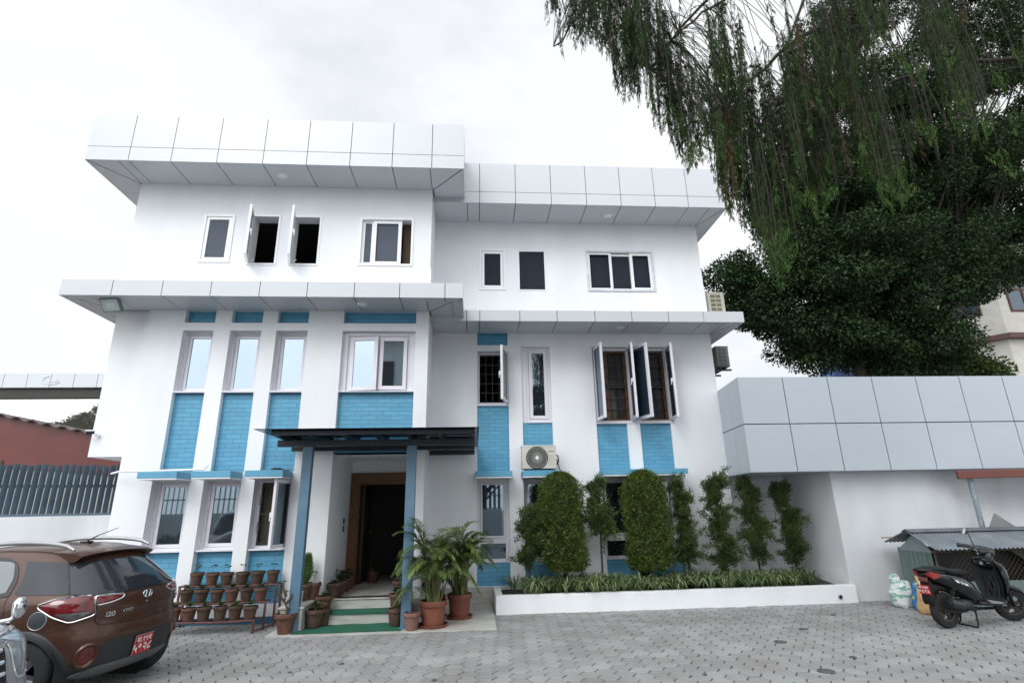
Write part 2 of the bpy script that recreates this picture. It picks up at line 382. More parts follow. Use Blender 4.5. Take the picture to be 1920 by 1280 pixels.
# blue brick panels
def brick(x0, x1, z0, z1, y):
    p = MB(); p.box(x0-.01, x1+.01, y, y+.07, z0, z1); return p.build('brick_panel', BLUE, B)
for a, b in FX[:3]: brick(a, b, 2.30, 3.745, YL+.10)
brick(*FX[3], 2.66, 3.755, YL+.10)
for a, b in FX: brick(a, b, 5.06, 5.36, YL+.12)
for a, b in GX: brick(a, b, .25, 1.09, YL+.14)
brick(.075, .72, 2.3, 3.69, YR+.05); brick(1.0, 1.61, 2.3, 3.335, YR+.05); brick(2.52, 3.16, 2.3, 3.29, YR+.05); brick(3.43, 4.08, 2.3, 3.29, YR+.05)
brick(.075, .72, 4.96, 5.32, YR+.06)
for a, b in GR: brick(a, b, .28, .70, YR+.08)
brick(-2.46, -1.09, 2.665, 2.80, YL+.02)
w = MB(); w.box(-6.0, -2.87, YL-.014, YL-.001, .0, .10); w.build('skirting', M('dark_blue_paint', (.035, .14, .25), .5), B)
# hoods over the ground-floor windows
def hood(x0, x1, yw, pr):
    p = MB(); p.box(x0, x1, yw-pr, yw+.27, 2.255, 2.36); p.build('window_hood', BLUEP, B, bevel=.006)
    p = MB(); p.box(x0+.005, x1-.005, yw-pr+.006, yw+.27, 2.235, 2.254); p.build('hood_underside', WHITE, B)
for a, b in GX: hood(a, b, YL, .46)
hood(.03, .74, YR, .45); hood(.935, 1.63, YR, .45); hood(2.50, 4.16, YR, .45)
# ---- windows
def frame_boxes(mb, x0, x1, z0, z1, y, t=.055, d=.06, mat=0):
    mb.box(x0, x0+t, y, y+d, z0, z1, mat); mb.box(x1-t, x1, y, y+d, z0, z1, mat)
    mb.box(x0+t, x1-t, y+.001, y+d-.001, z0, z0+t, mat); mb.box(x0+t, x1-t, y+.001, y+d-.001, z1-t, z1, mat)
def fixed_window(x0, x1, z0, z1, y, fm, pm, t=.055, inner=True, sill=0.):
    f = MB(); frame_boxes(f, x0, x1, z0, z1, y, t, .08)
    if inner: frame_boxes(f, x0+t+.004, x1-t-.004, z0+t+.004, z1-t-.004, y+.016, .058, .05)
    if sill: f.box(x0-.0, x1+.0, y-sill, y, z0+.001, z0+.03)
    o = f.build('window', fm, B, bevel=.004)
    q = t+(.06 if inner else 0); p = MB(); p.box(x0+q-.006, x1-q+.006, y+.035, y+.05, z0+q-.006, z1-q+.006); p.build('pane', pm, o)
    return o
def sash(win, hx, y, z0, z1, wdt, ang, side, fm, pm, handle=True, t=.06):
    """a casement leaf hinged at hx; side=+1 leaf extends to +x when shut; ang opens outwards (-y)"""
    T = Matrix.Translation((hx, y, 0)) @ Matrix.Rotation(-ang*side, 4, 'Z')
    f = MB(); a, b = (0, wdt) if side > 0 else (-wdt, 0)
    for q in ((a, a+t, z0, z1), (b-t, b, z0, z1), (a+t, b-t, z0, z0+t), (a+t, b-t, z1-t, z1)):
        f.box(q[0], q[1], -.024, .024, q[2], q[3], 0, T)
    f.box(a+t-.004, b-t+.004, -.006, .006, z0+t-.004, z1-t+.004, 1, T)
    if handle:
        e = (b-.03) if side > 0 else (a+.03); zc = (z0+z1)/2
        f.box(e-.012, e+.012, .024, .05, zc-.06, zc+.02, 0, T); f.box(e-.008, e+.008, .05, .064, zc-.12, zc+.01, 0, T)
    f.build('sash', [fm, pm], win, bevel=.003)
# first floor, taller block
for i, (a, b) in enumerate(FX[:3]):
    fixed_window(a-.004, b+.004, 3.76, 4.934, YL+.16, LILAC, MIRROR, .05, sill=.155)
f = MB(); a, b = FX[3]; frame_boxes(f, a+.10, b-.10, 3.775, 4.86, YL+.13, .05, .08); f.box((a+b)/2-.025, (a+b)/2+.025, YL+.131, YL+.2, 3.80, 4.83)
f.box(a-.004, a+.10, YL+.10, YL+.22, 3.775, 4.934); f.box(b-.10, b+.004, YL+.10, YL+.22, 3.775, 4.934); f.box(a+.10, b-.10, YL+.10, YL+.22, 4.86, 4.934); f.box(a, b, YL+.0, YL+.22, 3.757, 3.774)
o = f.build('window', LILAC, B, bevel=.004)
mid = (a+b)/2
sash(o, a+.155, YL+.10, 3.80, 4.825, mid-.005-(a+.155), math.radians(7), 1, LILAC, MIRROR, False, .07)
sash(o, b-.155, YL+.115, 3.82, 4.825, (b-.155)-mid-.012, math.radians(1), -1, LILAC, MIRROR, False, .07)
# ground floor, taller block
for i, (a, b) in enumerate(GX[:2]):
    fixed_window(a, b, 1.09, 2.26, YL+.17, LILAC, TINT, .06, sill=.14)
a, b = GX[2]
f = MB(); frame_boxes(f, a, b, 1.09, 2.26, YL+.17, .07, .08); f.box(a, b, YL+.03, YL+.17, 1.09, 1.115); o = f.build('window', LILAC, B, bevel=.004)
q = MB()
for k in range(7):
    x = a+.09+k*(b-a-.18)/6; q.tube([(x, YL+.155, 1.17), (x, YL+.155, 2.18)], .006, 6)
for z in (1.2, 1.67, 2.14): q.box(a+.08, b-.08, YL+.148, YL+.162, z-.008, z+.008)
for zc in (1.45, 1.9):
    q.tube([(a+.09+.03*math.sin(t*.5), YL+.145, zc+.09*math.cos(t*.5)) for t in range(13)], .004, 5)
q.build('grille', DARK, o)
p = MB(); p.box(a+.06, b-.06, YL+.33, YL+.34, 1.15, 2.2); p.build('curtain', M('olive_curtain', (.16, .14, .09), .9, var=.4, vscale=4, stretch=(10, 1, .2)), o)
sash(o, b-.03, YL+.12, 1.13, 2.22, .50, math.radians(78), -1, LILAC, TINT)
# second floor, taller block
fixed_window(TOPL[2][0]-.03, TOPL[2][1]+.03, TOPL[2][2]-.03, TOPL[2][3]+.03, YL-.02, UPVC, M('slate_window_film', (.062, .078, .105), .5, var=.05, spec=.25), .05)
for h in TOPL[:2]:
    f = MB(); frame_boxes(f, h[0]-.03, h[1]+.03, h[2]-.03, h[3]+.03, YL-.015, .04, .10); o = f.build('window', UPVC, B, bevel=.004)
    sash(o, h[0]+.0, YL-.03, h[2]-.0, h[3]+.0, .44, math.radians(74), 1, UPVC, MIRROR)
    f = MB(); f.tube([(h[0]+.05, YL-.02, h[2]+.03), (h[0]+.16, YL-.13, h[2]+.03)], .008, 6); f.build('stay', UPVC, o)
h = TOPL[3]; f = MB(); frame_boxes(f, h[0]-.03, h[1]+.03, h[2]-.03, h[3]+.03, YL-.02, .045, .12); o = f.build('window', UPVC, B, bevel=.004)
f = MB(); f.box(-2.23, -1.46, YL+.06, YL+.075, 6.32, 7.28); f.build('pane', M('slate_window_film', (1, 1, 1)), o)
f = MB()
for x0, x1, y in ((-2.24, -1.99, .05), (-2.02, -1.45, .02)): frame_boxes(f, x0, x1, 6.31, 7.29, YL+y, .07 if y < .04 else .06, .035)
f.build('sliding_sash', UPVC, o)
f = MB(); f.box(-1.44, -1.25, YL+.2, YL+.21, 6.3, 7.3); f.build('curtain', M('brown_curtain', (.075, .055, .03), .9, var=.2), o)
# second floor, lower block
h = TOPR[0]; fixed_window(h[0]-.03, h[1]+.03, h[2]-.03, h[3]+.03, YR-.02, UPVC, NET, .05)
h = TOPR[1]; f = MB(); frame_boxes(f, h[0]-.02, h[1]+.02, h[2]-.02, h[3]+.02, YR-.012, .03, .06); o = f.build('window', UPVC, B, bevel=.004)
f = MB(); f.box(h[0], h[1], YR+.012, YR+.02, h[2], h[3]); f.build('pane', NET, o)
h = TOPR[2]; f = MB(); frame_boxes(f, h[0]-.03, h[1]+.03, h[2]-.03, h[3]+.03, YR-.025, .045, .12)
o = f.build('window', M('dusty_window_frame', (.62, .65, .68), .4, var=.2, vscale=5), B, bevel=.004)
f = MB(); xs = [h[0]+.01, h[0]+.52, h[0]+1.0, h[1]-.01]
frame_boxes(f, xs[0], xs[1]+.03, h[2]+.01, h[3]-.01, YR+.01, .05, .03); frame_boxes(f, xs[1], xs[2]+.03, h[2]+.01, h[3]-.03, YR+.045, .05, .03); frame_boxes(f, xs[2]-.02, xs[3], h[2]+.01, h[3]-.01, YR+.01, .065, .03)
f.build('sliding_sash', UPVC, o)
f = MB(); f.box(h[0]+.02, h[1]-.02, YR+.08, YR+.088, h[2]+.02, h[3]-.02); f.build('pane', NET, o)
# first floor, lower block
f = MB(); frame_boxes(f, .075, .72, 3.72, 4.85, YR+.10, .05, .09); f.box(.075, .72, YR+.01, YR+.1, 3.69, 3.722); o = f.build('window', LILAC, B, bevel=.004)
q = MB()
for k in range(5): q.box(.12+k*.1375-.003, .12+k*.1375+.003, YR+.13, YR+.136, 3.76, 4.81)
for k in range(6): q.box(.12, .68, YR+.13, YR+.136, 3.78+k*.2-.003, 3.78+k*.2+.003)
q.build('grille', M('thin_steel_grille', (.10, .10, .10), .5), o)
sash(o, .70, YR+.06, 3.73, 4.84, .60, math.radians(76), -1, LILAC, TINT)
f = MB(); frame_boxes(f, 1.10, 1.61, 3.36, 4.95, YR+.08, .055, .08); f.box(.99, 1.10, YR+.06, YR+.2, 3.34, 4.96); f.box(1.10, 1.62, YR+.02, YR+.08, 3.335, 3.362)
frame_boxes(f, 1.16, 1.55, 3.42, 4.89, YR+.065, .07, .05); o = f.build('window', LILAC, B, bevel=.004)
p = MB(); p.box(1.22, 1.50, YR+.11, YR+.12, 3.48, 4.83); p.build('pane', TINT, o)
f = MB(); frame_boxes(f, 2.52, 4.17, 3.32, 4.95, YR+.10, .06, .09); f.box(3.28, 3.37, YR+.101, YR+.19, 3.38, 4.89); f.box(2.50, 4.18, YR-.01, YR+.1, 3.30, 3.325); o = f.build('window', LILAC, B, bevel=.004)
q = MB()
for x0, x1 in ((2.60, 3.27), (3.38, 4.10)):
    for k in range(5): x = x0+(x1-x0)*k/4; q.box(x-.006, x+.006, YR+.16, YR+.172, 3.38, 4.89)
    for k in range(6): z = 3.62+k*.235; q.box(x0, x1, YR+.155, YR+.175, z-.008, z+.008)
    q.box(x0, x1, YR+.154, YR+.176, 4.14, 4.16)
q.build('grille', DARK, o)
q = MB()
for x0, x1 in ((2.58, 3.28), (3.38, 4.11)):
    frame_boxes(q, x0, x1, 3.37, 4.90, YR+.18, .05, .06); q.box(x0+.22, x0+.30, YR+.182, YR+.24, 3.42, 4.85)
    q.box(x0+.30, x1-.05, YR+.184, YR+.23, 4.10, 4.15)
q.build('inner_wood_frame', WOOD, o)
q = MB(); q.box(2.58, 3.28, YR+.25, YR+.255, 3.4, 4.9); q.box(3.38, 4.11, YR+.25, YR+.255, 3.4, 4.9)
q.build('pane', M('brown_dark_glass', (.04, .03, .025), .15, var=.3, vscale=3), o)
CG = M('blue_tinted_glass', (.11, .18, .25), .03, .8)
sash(o, 2.565, YR+.055, 3.36, 4.915, .54, math.radians(86), 1, LILAC, CG, False)
sash(o, 3.30, YR+.055, 3.36, 4.915, .54, math.radians(84), -1, LILAC, CG)
sash(o, 3.36, YR+.055, 3.36, 4.90, .60, math.radians(72), 1, LILAC, CG, False)
sash(o, 4.13, YR+.055, 3.36, 4.915, .54, math.radians(84), -1, LILAC, CG)
# ground floor, lower block
for i, (a, b) in enumerate([GR[0], GR[1], (2.55, 3.315), (3.315, 4.08)]):
    f = MB(); frame_boxes(f, a, b, .69, 2.24, YR+.16, .07, .08); f.box(a+.07, b-.07, YR+.161, YR+.239, 1.035, 1.135); f.box(a, b, YR+.08, YR+.16, .70, .72); f.box(a, b, YR+.16, YR+.24, .60, .69)
    frame_boxes(f, a+.075, b-.075, 1.14, 2.165, YR+.15, .035, .06); o = f.build('window', LILAC, B, bevel=.004)
    p = MB(); p.box(a+.1, b-.1, YR+.19, YR+.2, 1.16, 2.14); p.build('pane', TINT, o)
    p = MB(); p.box(a+.06, b-.06, YR+.20, YR+.21, .75, 1.04); p.build('lower_pane', TINT, o)
# ---- fascias, canopies
def panel_run(mb, x0, x1, joints, y, z0, z1, g=.013, th=.03):
    xs = [x0]+[q for q in joints if x0+.05 < q < x1-.05]+[x1]
    for i in range(len(xs)-1): mb.box(xs[i]+(g/2 if i else 0), xs[i+1]-(g/2 if i < len(xs)-2 else 0), y, y+th, z0, z1)
def eave(name, x0, x1, yf, yw, z0, z1, zmid, joints, lab, back, lip=None, wl=None, wr=None):
    bk = MB(); bk.box(x0+.031, x1-.031, yf+.031, back, z0+.026, z1-.01)
    o = bk.build(name, JOINT, B); o['label'] = lab
    p = MB()
    rows = [z0]+zmid+[z1]
    for i in range(len(rows)-1):
        zz0 = rows[i]+(.0055 if i else 0); zz1 = rows[i+1]-(.0055 if i < len(rows)-2 else 0)
        panel_run(p, x0, x1, joints, yf, zz0, zz1)
        ys = [yf+.03]+[yf+.03+.83*k for k in range(1, 40) if yf+.03+.83*k < back-.1]+[back]
        for k in range(len(ys)-1):
            p.box(x0, x0+.03, ys[k]+.0055, ys[k+1]-.0055, zz0, zz1); p.box(x1-.03, x1, ys[k]+.0055, ys[k+1]-.0055, zz0, zz1)
    p.box(x0+.002, x1-.002, yf+.002, back, z1+.001, z1+.008)
    p.build('fascia_panel', ACP, o)
    s = MB(); l0 = yf+.031
    if lip: panel_run(s, x0+.031, x1-.031, joints, yf+.031, z0+.002, z0+.025); 
    return o
def soffit(par, x0, x1, yf, yw, z, joints, xl, xr, back, lip=0, skipx=None):
    """underside: front strip yf..yw, side strips beyond xl and xr, mitred corners"""
    s = MB(); g = .008; t = .02; zz = z+.004
    def pq(a, b, c, d): 
        n = len(s.v); s.v += [(*q, zz) for q in (a,b,c,d)]+[(*q, zz+t) for q in (a,b,c,d)]
        s.f += [(n+3,n+2,n+1,n),(n+4,n+5,n+6,n+7)]+[(n+i, n+(i+1)%4, n+4+(i+1)%4, n+4+i) for i in range(4)]; s.m += [0]*6
    f0 = yf+.032+lip
    if lip:
        xs = [x0+.032]+[q for q in joints if x0+.1 < q < x1-.1]+[x1-.032]
        for i in range(len(xs)-1): pq((xs[i]+g, yf+.032), (xs[i+1]-g, yf+.032), (xs[i+1]-g, f0-.008), (xs[i]+g, f0-.008))
        if xl-x0 > .3: pq((x0+.032, f0), (x0+.024+lip, f0), (x0+.024+lip, back), (x0+.032, back))
        if x1-xr > .3: pq((x1-.024-lip, f0), (x1-.032, f0), (x1-.032, back), (x1-.024-lip, back))
    ow = yw-f0
    xs = [q for q in joints if xl < q < xr]; a0 = x0+.032+lip; b0 = x1-.032-lip
    left = xl-a0 > .2; right = b0-xr > .2
    cuts = [xl]+[q for q in xs if xl+.06 < q < xr-.06]+[xr]
    if cuts[-1] < xr: cuts.append(xr)
    for i in range(len(cuts)-1): pq((cuts[i]+g, f0), (cuts[i+1]-g, f0), (cuts[i+1]-g, yw+.01), (cuts[i]+g, yw+.01))
    if left:
        pq((a0+2*g, f0), (xl-g, f0), (xl-g, yw-g*2), (xl-2*g, yw-g*2)); 
        pq((a0, f0+g*3), (xl-4*g, yw), (xl-4*g, yw+.35), (a0, yw+.35))
        y = yw+.362
        while y < back: e = min(y+.8, back); pq((a0, y), (xl+.01, y), (xl+.01, e-.011), (a0, e-.011)); y = e
    if right:
        pq((xr+g, f0), (b0-2*g, f0), (xr+2*g, yw-g*2), (xr+g, yw-g*2)); 
        pq((b0, f0+g*3), (b0, yw+.3), (xr+4*g, yw+.3), (xr+4*g, yw))
        y = yw+.312
        while y < back: e = min(y+.62, back); pq((xr-.01, y), (b0, y), (b0, e-.011), (xr-.01, e-.011)); y = e
    s.build('soffit_panel', ACP, par)
JL = [-6.58, -5.82, -5.03, -4.24, -3.45, -2.66, -1.87, -1.08-.0]
e = eave('roof_fascia', -7.2, -.2, 9.03, YL, 8.0, 9.0, [8.29], [-6.43, -5.67, -4.84, -4.0, -3.19, -2.38, -1.58, -.82], 'taller panelled roof fascia over the left block', 18.8)
soffit(e, -7.2, -.2, 9.03, YL, 8.0, [-6.43, -5.67, -4.84, -4.0, -3.19, -2.38, -1.58, -.82], XL0, XL1, 14.)
e = eave('roof_fascia', -.858, 5.56, 10.08, YR, 7.9, 8.87, [8.17], [.12, .89, 1.66, 2.43, 3.19, 3.95, 4.69], 'lower panelled roof fascia over the right block', 18.7)
soffit(e, -.858, 5.56, 10.08, YR, 7.9, [-.14, .12, .89, 1.66, 2.43, 3.19, 3.95, 4.69], XL1+.03, XR1, 14.)
e = eave('canopy', -7.1, -.2, 9.07, YL, 5.32, 5.6, [], [-6.25, -5.42, -4.60, -3.77, -2.95, -2.13, -1.33, -.52], 'white panelled canopy over the first floor of the left block', 13.)
soffit(e, -7.1, -.2, 9.07, YL, 5.32, [-6.25, -5.42, -4.60, -3.77, -2.95, -2.13, -1.33, -.52], XL0, XL1, 12.9, lip=.17)
e = eave('canopy', -.857, 5.55, 10.08, YR, 5.24, 5.46, [], [-.14, .12, .92, 1.67, 2.44, 3.20, 3.96, 4.70], 'white panelled canopy over the first floor of the right block', 15.)
soffit(e, -.857, 5.55, 10.08, YR, 5.24, [-.14, .12, .92, 1.67, 2.44, 3.20, 3.96, 4.70], XL1+.03, XR1, 14.9, lip=.10)
# roof slabs
w = MB(); w.box(-6.6, -.3, 9.9, 18.7, 8.25, 8.4); w.box(-.8, 5.1, 11, 18.6, 8.1, 8.22); w.build('roof_slab', M('roof_concrete', (.3, .3, .3), .9), B)
# ================================================================ ENTRANCE CANOPY
c = thing('entrance_canopy', 'dark steel and glass canopy on two blue-grey posts over the entrance', 'canopy', (-1.85, 8.95, 0))
for x in (-2.645, -1.0):
    p = MB(); p.box(x-.075, x+.075, 8.93, 9.05, .015, 2.69); p.box(x-.10, x+.10, 8.90, 9.08, .0142, .025); o = p.build('post', STEEL, c, bevel=.006)
SHEET = M('smoked_glass_sheet', (.03, .05, .07), .1, .0, spec=.6)
def smoked():
    mt = bpy.data.materials.new('smoked_glass'); mt.use_nodes = True; t = mt.node_tree
    gl = N(t, 'ShaderNodeBsdfGlossy'); gl.inputs['Roughness'].default_value = .03; gl.inputs['Color'].default_value = (.6, .65, .7, 1)
    tr = N(t, 'ShaderNodeBsdfTransparent'); tr.inputs['Color'].default_value = (.045, .07, .09, 1)
    fr = N(t, 'ShaderNodeFresnel'); fr.inputs[0].default_value = 1.45
    ms = N(t, 'ShaderNodeMixShader'); t.links.new(fr.outputs[0], ms.inputs[0]); t.links.new(tr.outputs[0], ms.inputs[1]); t.links.new(gl.outputs[0], ms.inputs[2])
    t.links.new(ms.outputs[0], t.nodes['Material Output'].inputs['Surface']); return mt
SMOKE = smoked()
p = MB(); p.box(-3.24, .085, 8.22, 9.785, 2.868, 2.878); p.box(-.855, .085, 9.787, 10.89, 2.868, 2.878); p.build('roof_sheet', SMOKE, c)
p = MB(); p.box(-3.12, .02, 8.90, 8.99, 2.69, 2.79); p.box(-3.12, .02, 9.60, 9.69, 2.69, 2.79); p.box(-.84, .02, 10.62, 10.70, 2.69, 2.78); p.build('beam', DARK, c, bevel=.004)
p = MB(); p.box(-3.04, .02, 8.36, 8.41, 2.80, 2.866); p.build('edge_rail', DARK, c, bevel=.004)
for k in range(7):
    x = -3.02+k*(2.99/6)
    p = MB(); ye = 9.78 if x < -.9 else 10.86
    p.prism([(8.42, 2.865), (ye, 2.865), (ye, 2.795), (8.75, 2.795), (8.42, 2.835)], x-.025, x+.025, 'x'); p.build('rafter', DARK, c)
# ================================================================ LAMPS, CAMERA, PIPE, AC UNITS
f = thing('floodlight', 'grey square floodlight under the left end of the canopy', 'floodlight', (-6.42, 9.42, 5.12))
T = Matrix.Translation((-6.36, 9.28, 5.215)) @ Matrix.Rotation(math.radians(-6), 4, 'Z') @ Matrix.Rotation(math.radians(40), 4, 'X')
p = MB(); p.box(-.17, .17, 0, .05, -.13, .13, 0, T); [p.box(-.15+k*.05-.006, -.15+k*.05+.006, .05, .08, -.11, .11, 0, T) for k in range(7)]; hb = p.build('housing', M('grey_lamp_housing', (.16, .19, .20), .4), f, bevel=.008)
p = MB(); p.box(-.145, .145, -.006, -.001, -.105, .105, 0, T); p.build('lens', M('lamp_glass', (.42, .50, .50), .1), hb)
p = MB(); p.box(-.08, .08, -.0085, -.0065, -.05, .05, 0, T); p.build('led_board', M('led_board', (.55, .58, .5), .4), hb)
p = MB(); p.tube([(-6.36, 9.33, 5.24), (-6.36, 9.40, 5.33)], .02, 8); p.build('bracket', DARK, f)
cc = thing('security_camera', 'black and white security camera on the left edge of the building', 'camera', (-6.5, 9.86, 3.06))
p = MB(); p.tube([(-6.50, 9.885, 3.02), (-6.50, 9.84, 3.02)], .028, 14); p.tube([(-6.50, 9.85, 3.02), (-6.55, 9.79, 3.05)], .010, 8); p.build('mount', UPVC, cc, smooth=40)
p = MB(); p.tube([(-6.53, 9.80, 3.07), (-6.62, 9.73, 3.055)], [.026, .03], 14); p.build('body', BLACK, cc, smooth=40)
p = MB(); p.tube([(-6.52, 9.80, 3.096), (-6.63, 9.72, 3.085)], [.018, .018], 8); p.build('sunshield', UPVC, cc, smooth=40)
for (x, y, z, lb) in ((-3.757, 9.40, 8.0, 'round white soffit light under the taller left roof'), (-2.05, 9.42, 5.32, 'round white soffit light under the left first floor canopy'), (3.0, 10.5, 7.9, 'round white soffit light under the lower right roof'), (3.04, 10.48, 5.24, 'round white soffit light under the right first floor canopy')):
    p = MB(); p.lathe([(0, -.022), (.07, -.02), (.09, -.012), (.10, .003)], 24); o = p.build('soffit_light', UPVC, None, smooth=50); o.location = (x, y, z); tag(o, lb, 'ceiling light', 'round soffit lights')
p = MB(); p.tube([(-6.03, 9.66, 2.36), (-5.9, 9.62, 2.385), (-4.62, 9.52, 2.395), (-4.48, 9.52, 2.40), (-4.44, 9.55, 2.47)], .017, 8)
o = p.build('plastic_pipe', UPVC, None, smooth=40, org=(-5.2, 9.55, 2.36)); tag(o, 'white plastic pipe lying along the blue window hoods', 'pipe')
p = MB(); p.lathe([(0, 0), (.10, 0), (.11, .02), (.07, .045), (0, .05)], 12); p.box(.02, .2, -.015, .015, .0, .012); o = p.build('black_rag', BLACK, None, smooth=50); o.location = (-3.3, 9.55, 2.36); tag(o, 'small black rag lying on the third blue hood', 'rag')
def ac_unit(name_label, loc, rz, body, dark, wd=.66, ht=.47, dp=.26, fan=True, group='air conditioner units on the building'):
    a = thing('air_conditioner', name_label, 'air conditioner', loc, rz, group); a['_local'] = 1
    p = MB(); p.box(-wd/2, wd/2, -dp/2, dp/2, .03, ht); p.box(-wd/2-.006, wd/2+.006, -dp/2-.006, dp/2+.006, ht-.03, ht+.004)
    bd = p.build('casing', body, a, bevel=.012)
    p = MB(); p.box(-wd/2+.06, -wd/2+.10, -dp/2, dp/2, 0, .03); p.box(wd/2-.12, wd/2-.08, -dp/2, dp/2, 0, .03); p.build('foot', BLACK, a)
    if fan:
        cx, cz, R = -wd*.06, ht*.5, ht*.41; y = -dp/2-.004
        p = MB(); T = Matrix.Translation((cx, y, cz)) @ Matrix.Rotation(math.pi/2, 4, 'X')
        p.lathe([(0, -.0), (R, .0), (R+.012, .008), (R+.02, .0)], 36, T); p.build('fan_recess', M('fan_dark', (.03, .03, .032), .6), a, smooth=30)
        p = MB()
        for k in range(34):
            t = 2*math.pi*k/34; pts = []
            for r in (R*.17, R*.45, R*.75, R*.98):
                b = t+.55*(r/R); pts.append((cx+r*math.cos(b), y-.012, cz+r*math.sin(b)))
            p.tube(pts, .0035, 4)
        for r in (R*.45, R*.98): p.tube([(cx+r*math.cos(2*math.pi*k/30), y-.013, cz+r*math.sin(2*math.pi*k/30)) for k in range(31)], .004, 4, caps=False)
        p.build('fan_grille', M('grille_grey', (.42, .42, .40), .5), a)
        p = MB(); p.lathe([(0, .02), (R*.16, .016), (R*.18, .0)], 20, T); p.build('fan_hub', UPVC, a, smooth=40)
        p = MB()
        for k in range(9): z = ht*.2+k*ht*.05; p.box(wd*.27, wd*.46, -dp/2-.003, -dp/2-.001, z, z+.006)
        p.build('louvre', M('grille_grey', (1, 1, 1)), a)
        p = MB(); p.box(wd*.27, wd*.45, -dp/2-.003, -dp/2-.001, ht*.74, ht*.765); p.build('name_strip', BLACK, a)
    else:
        p = MB(); nr, nc = (5, 2)
        for i in range(nr):
            for j in range(nc): p.box(-wd*.33+j*wd*.33, -wd*.05+j*wd*.33, -dp/2-.004, -dp/2-.001, ht*.1+i*ht*.17, ht*.22+i*ht*.17)
        p.build('louvre', dark, a)
    return a
a = ac_unit('cream air conditioner with a round fan on the blue hood behind the topiary', (1.26, 10.60, 2.362), 0, M('cream_casing', (.56, .55, .50), .45, var=.12), BLACK)
p = MB()
p.tube([(.33, .02, .30), (.39, .02, .28), (.40, .03, .18), (.36, .05, .12)], .012, 8); p.tube([(.33, .04, .24), (.37, .04, .20), (.42, .1, .04), (.46, .2, .0)], .009, 8); p.build('hose', BLACK, a, smooth=40)
ac_unit('cream slatted air conditioner on the right canopy, half hidden by its edge', (5.93, 12.2, 6.0), 0, M('yellowed_casing', (.58, .57, .48), .5), M('tan_slot', (.20, .18, .11), .6), .42, .66, .55, False)
a = ac_unit('dark grey air conditioner on a bracket on the right side wall', (5.74, 12.0, 4.66), 0, M('grey_casing', (.12, .115, .11), .5), M('dark_slot', (.03, .035, .045), .4), .30, .52, .8, False)
p = MB(); p.box(-.62, .22, -.30, -.26, -.04, 0); p.box(-.62, .22, .26, .30, -.04, 0); p.box(-.60, -.56, -.30, .30, -.22, -.04); p.build('bracket', DARK, a)
# ================================================================ RIGHT BOUNDARY WALL
bw = thing('boundary_wall', 'white boundary wall topped with silver cladding panels on the right', 'wall', (7.5, 10.0, 0))
p = MB(); p.quad((6.68,9.95,0),(16,9.80,0),(16,9.80,2.3),(6.68,9.95,2.3)); p.quad((6.40,11.1,0),(6.68,9.95,0),(6.68,9.95,2.3),(6.40,11.1,2.3)); p.quad((5.16,11.1,0),(6.40,11.1,0),(6.40,11.1,2.3),(5.16,11.1,2.3))
p.quad((16,9.8,0),(16,10.2,0),(16,10.2,2.3),(16,9.8,2.3))
p.build('wall', WHITE2, bw)
p = MB(); p.prism([(5.0, 9.66), (16, 9.52), (16, 10.3), (6.6, 10.6), (6.2, 11.4), (5.19, 11.4), (5.19, 10.9)], 2.235, 3.955, 'z'); bk = p.build('cladding_core', JOINT, bw)
p = MB()
xs = [4.985]+[5.86+.885*k for k in range(0, 12)]
fy = lambda x: 9.62-(x-5)*.0127
for z0, z1 in ((2.22, 3.074), (3.092, 3.97)):
    for i in range(len(xs)-1):
        a, b = xs[i]+(.009 if i else 0), xs[i+1]-.009
        n = len(p.v); 
        p.prism([(a, fy(a)), (b, fy(b)), (b, fy(b)+.03), (a, fy(a)+.03)], z0, z1, 'z')
    for (xa, ya, xb, yb) in ((4.985, 9.632, 5.07, 10.22), (5.073, 10.235, 5.165, 10.89)):
        p.prism([(xa, ya), (xb, yb), (xb+.03, yb), (xa+.03, ya)], z0, z1, 'z')
p.build('cladding_panel', ACPD, bw)
p = MB(); p.prism([(5.0, 9.66), (16, 9.52), (16, 9.85), (6.64, 9.98), (6.38, 11.05), (5.19, 11.05), (5.19, 10.9)], 2.215, 2.233, 'z'); p.build('cladding_underside', ACPD, bw)
p = MB(); p.lathe([(0,0),(.07,0),(.08,.01)], 20, Matrix.Translation((5.75, 10.5, 2.203))); o = p.build('soffit_light', UPVC, None, smooth=40, org=(5.75, 10.5, 2.203)); tag(o, 'round white light under the cladding of the boundary wall', 'ceiling light', 'round soffit lights')
# shelter at the far right
sh = thing('shelter_roof', 'red edged shelter roof jutting in at the right edge', 'shelter', (9.6, 8.8, 2.1))
T = Matrix.Identity(4)
p = MB(); p.prism([(8.82, 9.50), (12.4, 8.35), (12.41, 8.41), (8.83, 9.56)], 2.04, 2.185, 'z'); p.build('fascia_board', M('red_brown_paint', (.15, .045, .035), .5), sh, bevel=.01)
p = MB(); p.prism([(8.84, 9.57), (12.4, 8.43), (14, 8.43), (14, 9.6)], 2.15, 2.165, 'z')
for k in range(6): x = 9.3+k*.8; p.box(x, x+.05, 9.50-(x-8.82)*.321+.12, 9.6, 2.09, 2.148)
p.build('roof_sheet', M('dark_blue_sheet', (.06, .075, .09), .5), sh)
p = MB(); p.tube([(9.12, 9.60, 0), (9.12, 9.60, 2.10)], .045, 14); p.build('pole', M('galvanised', (.30, .36, .40), .45, .4, var=.35, vscale=25), sh, smooth=40)
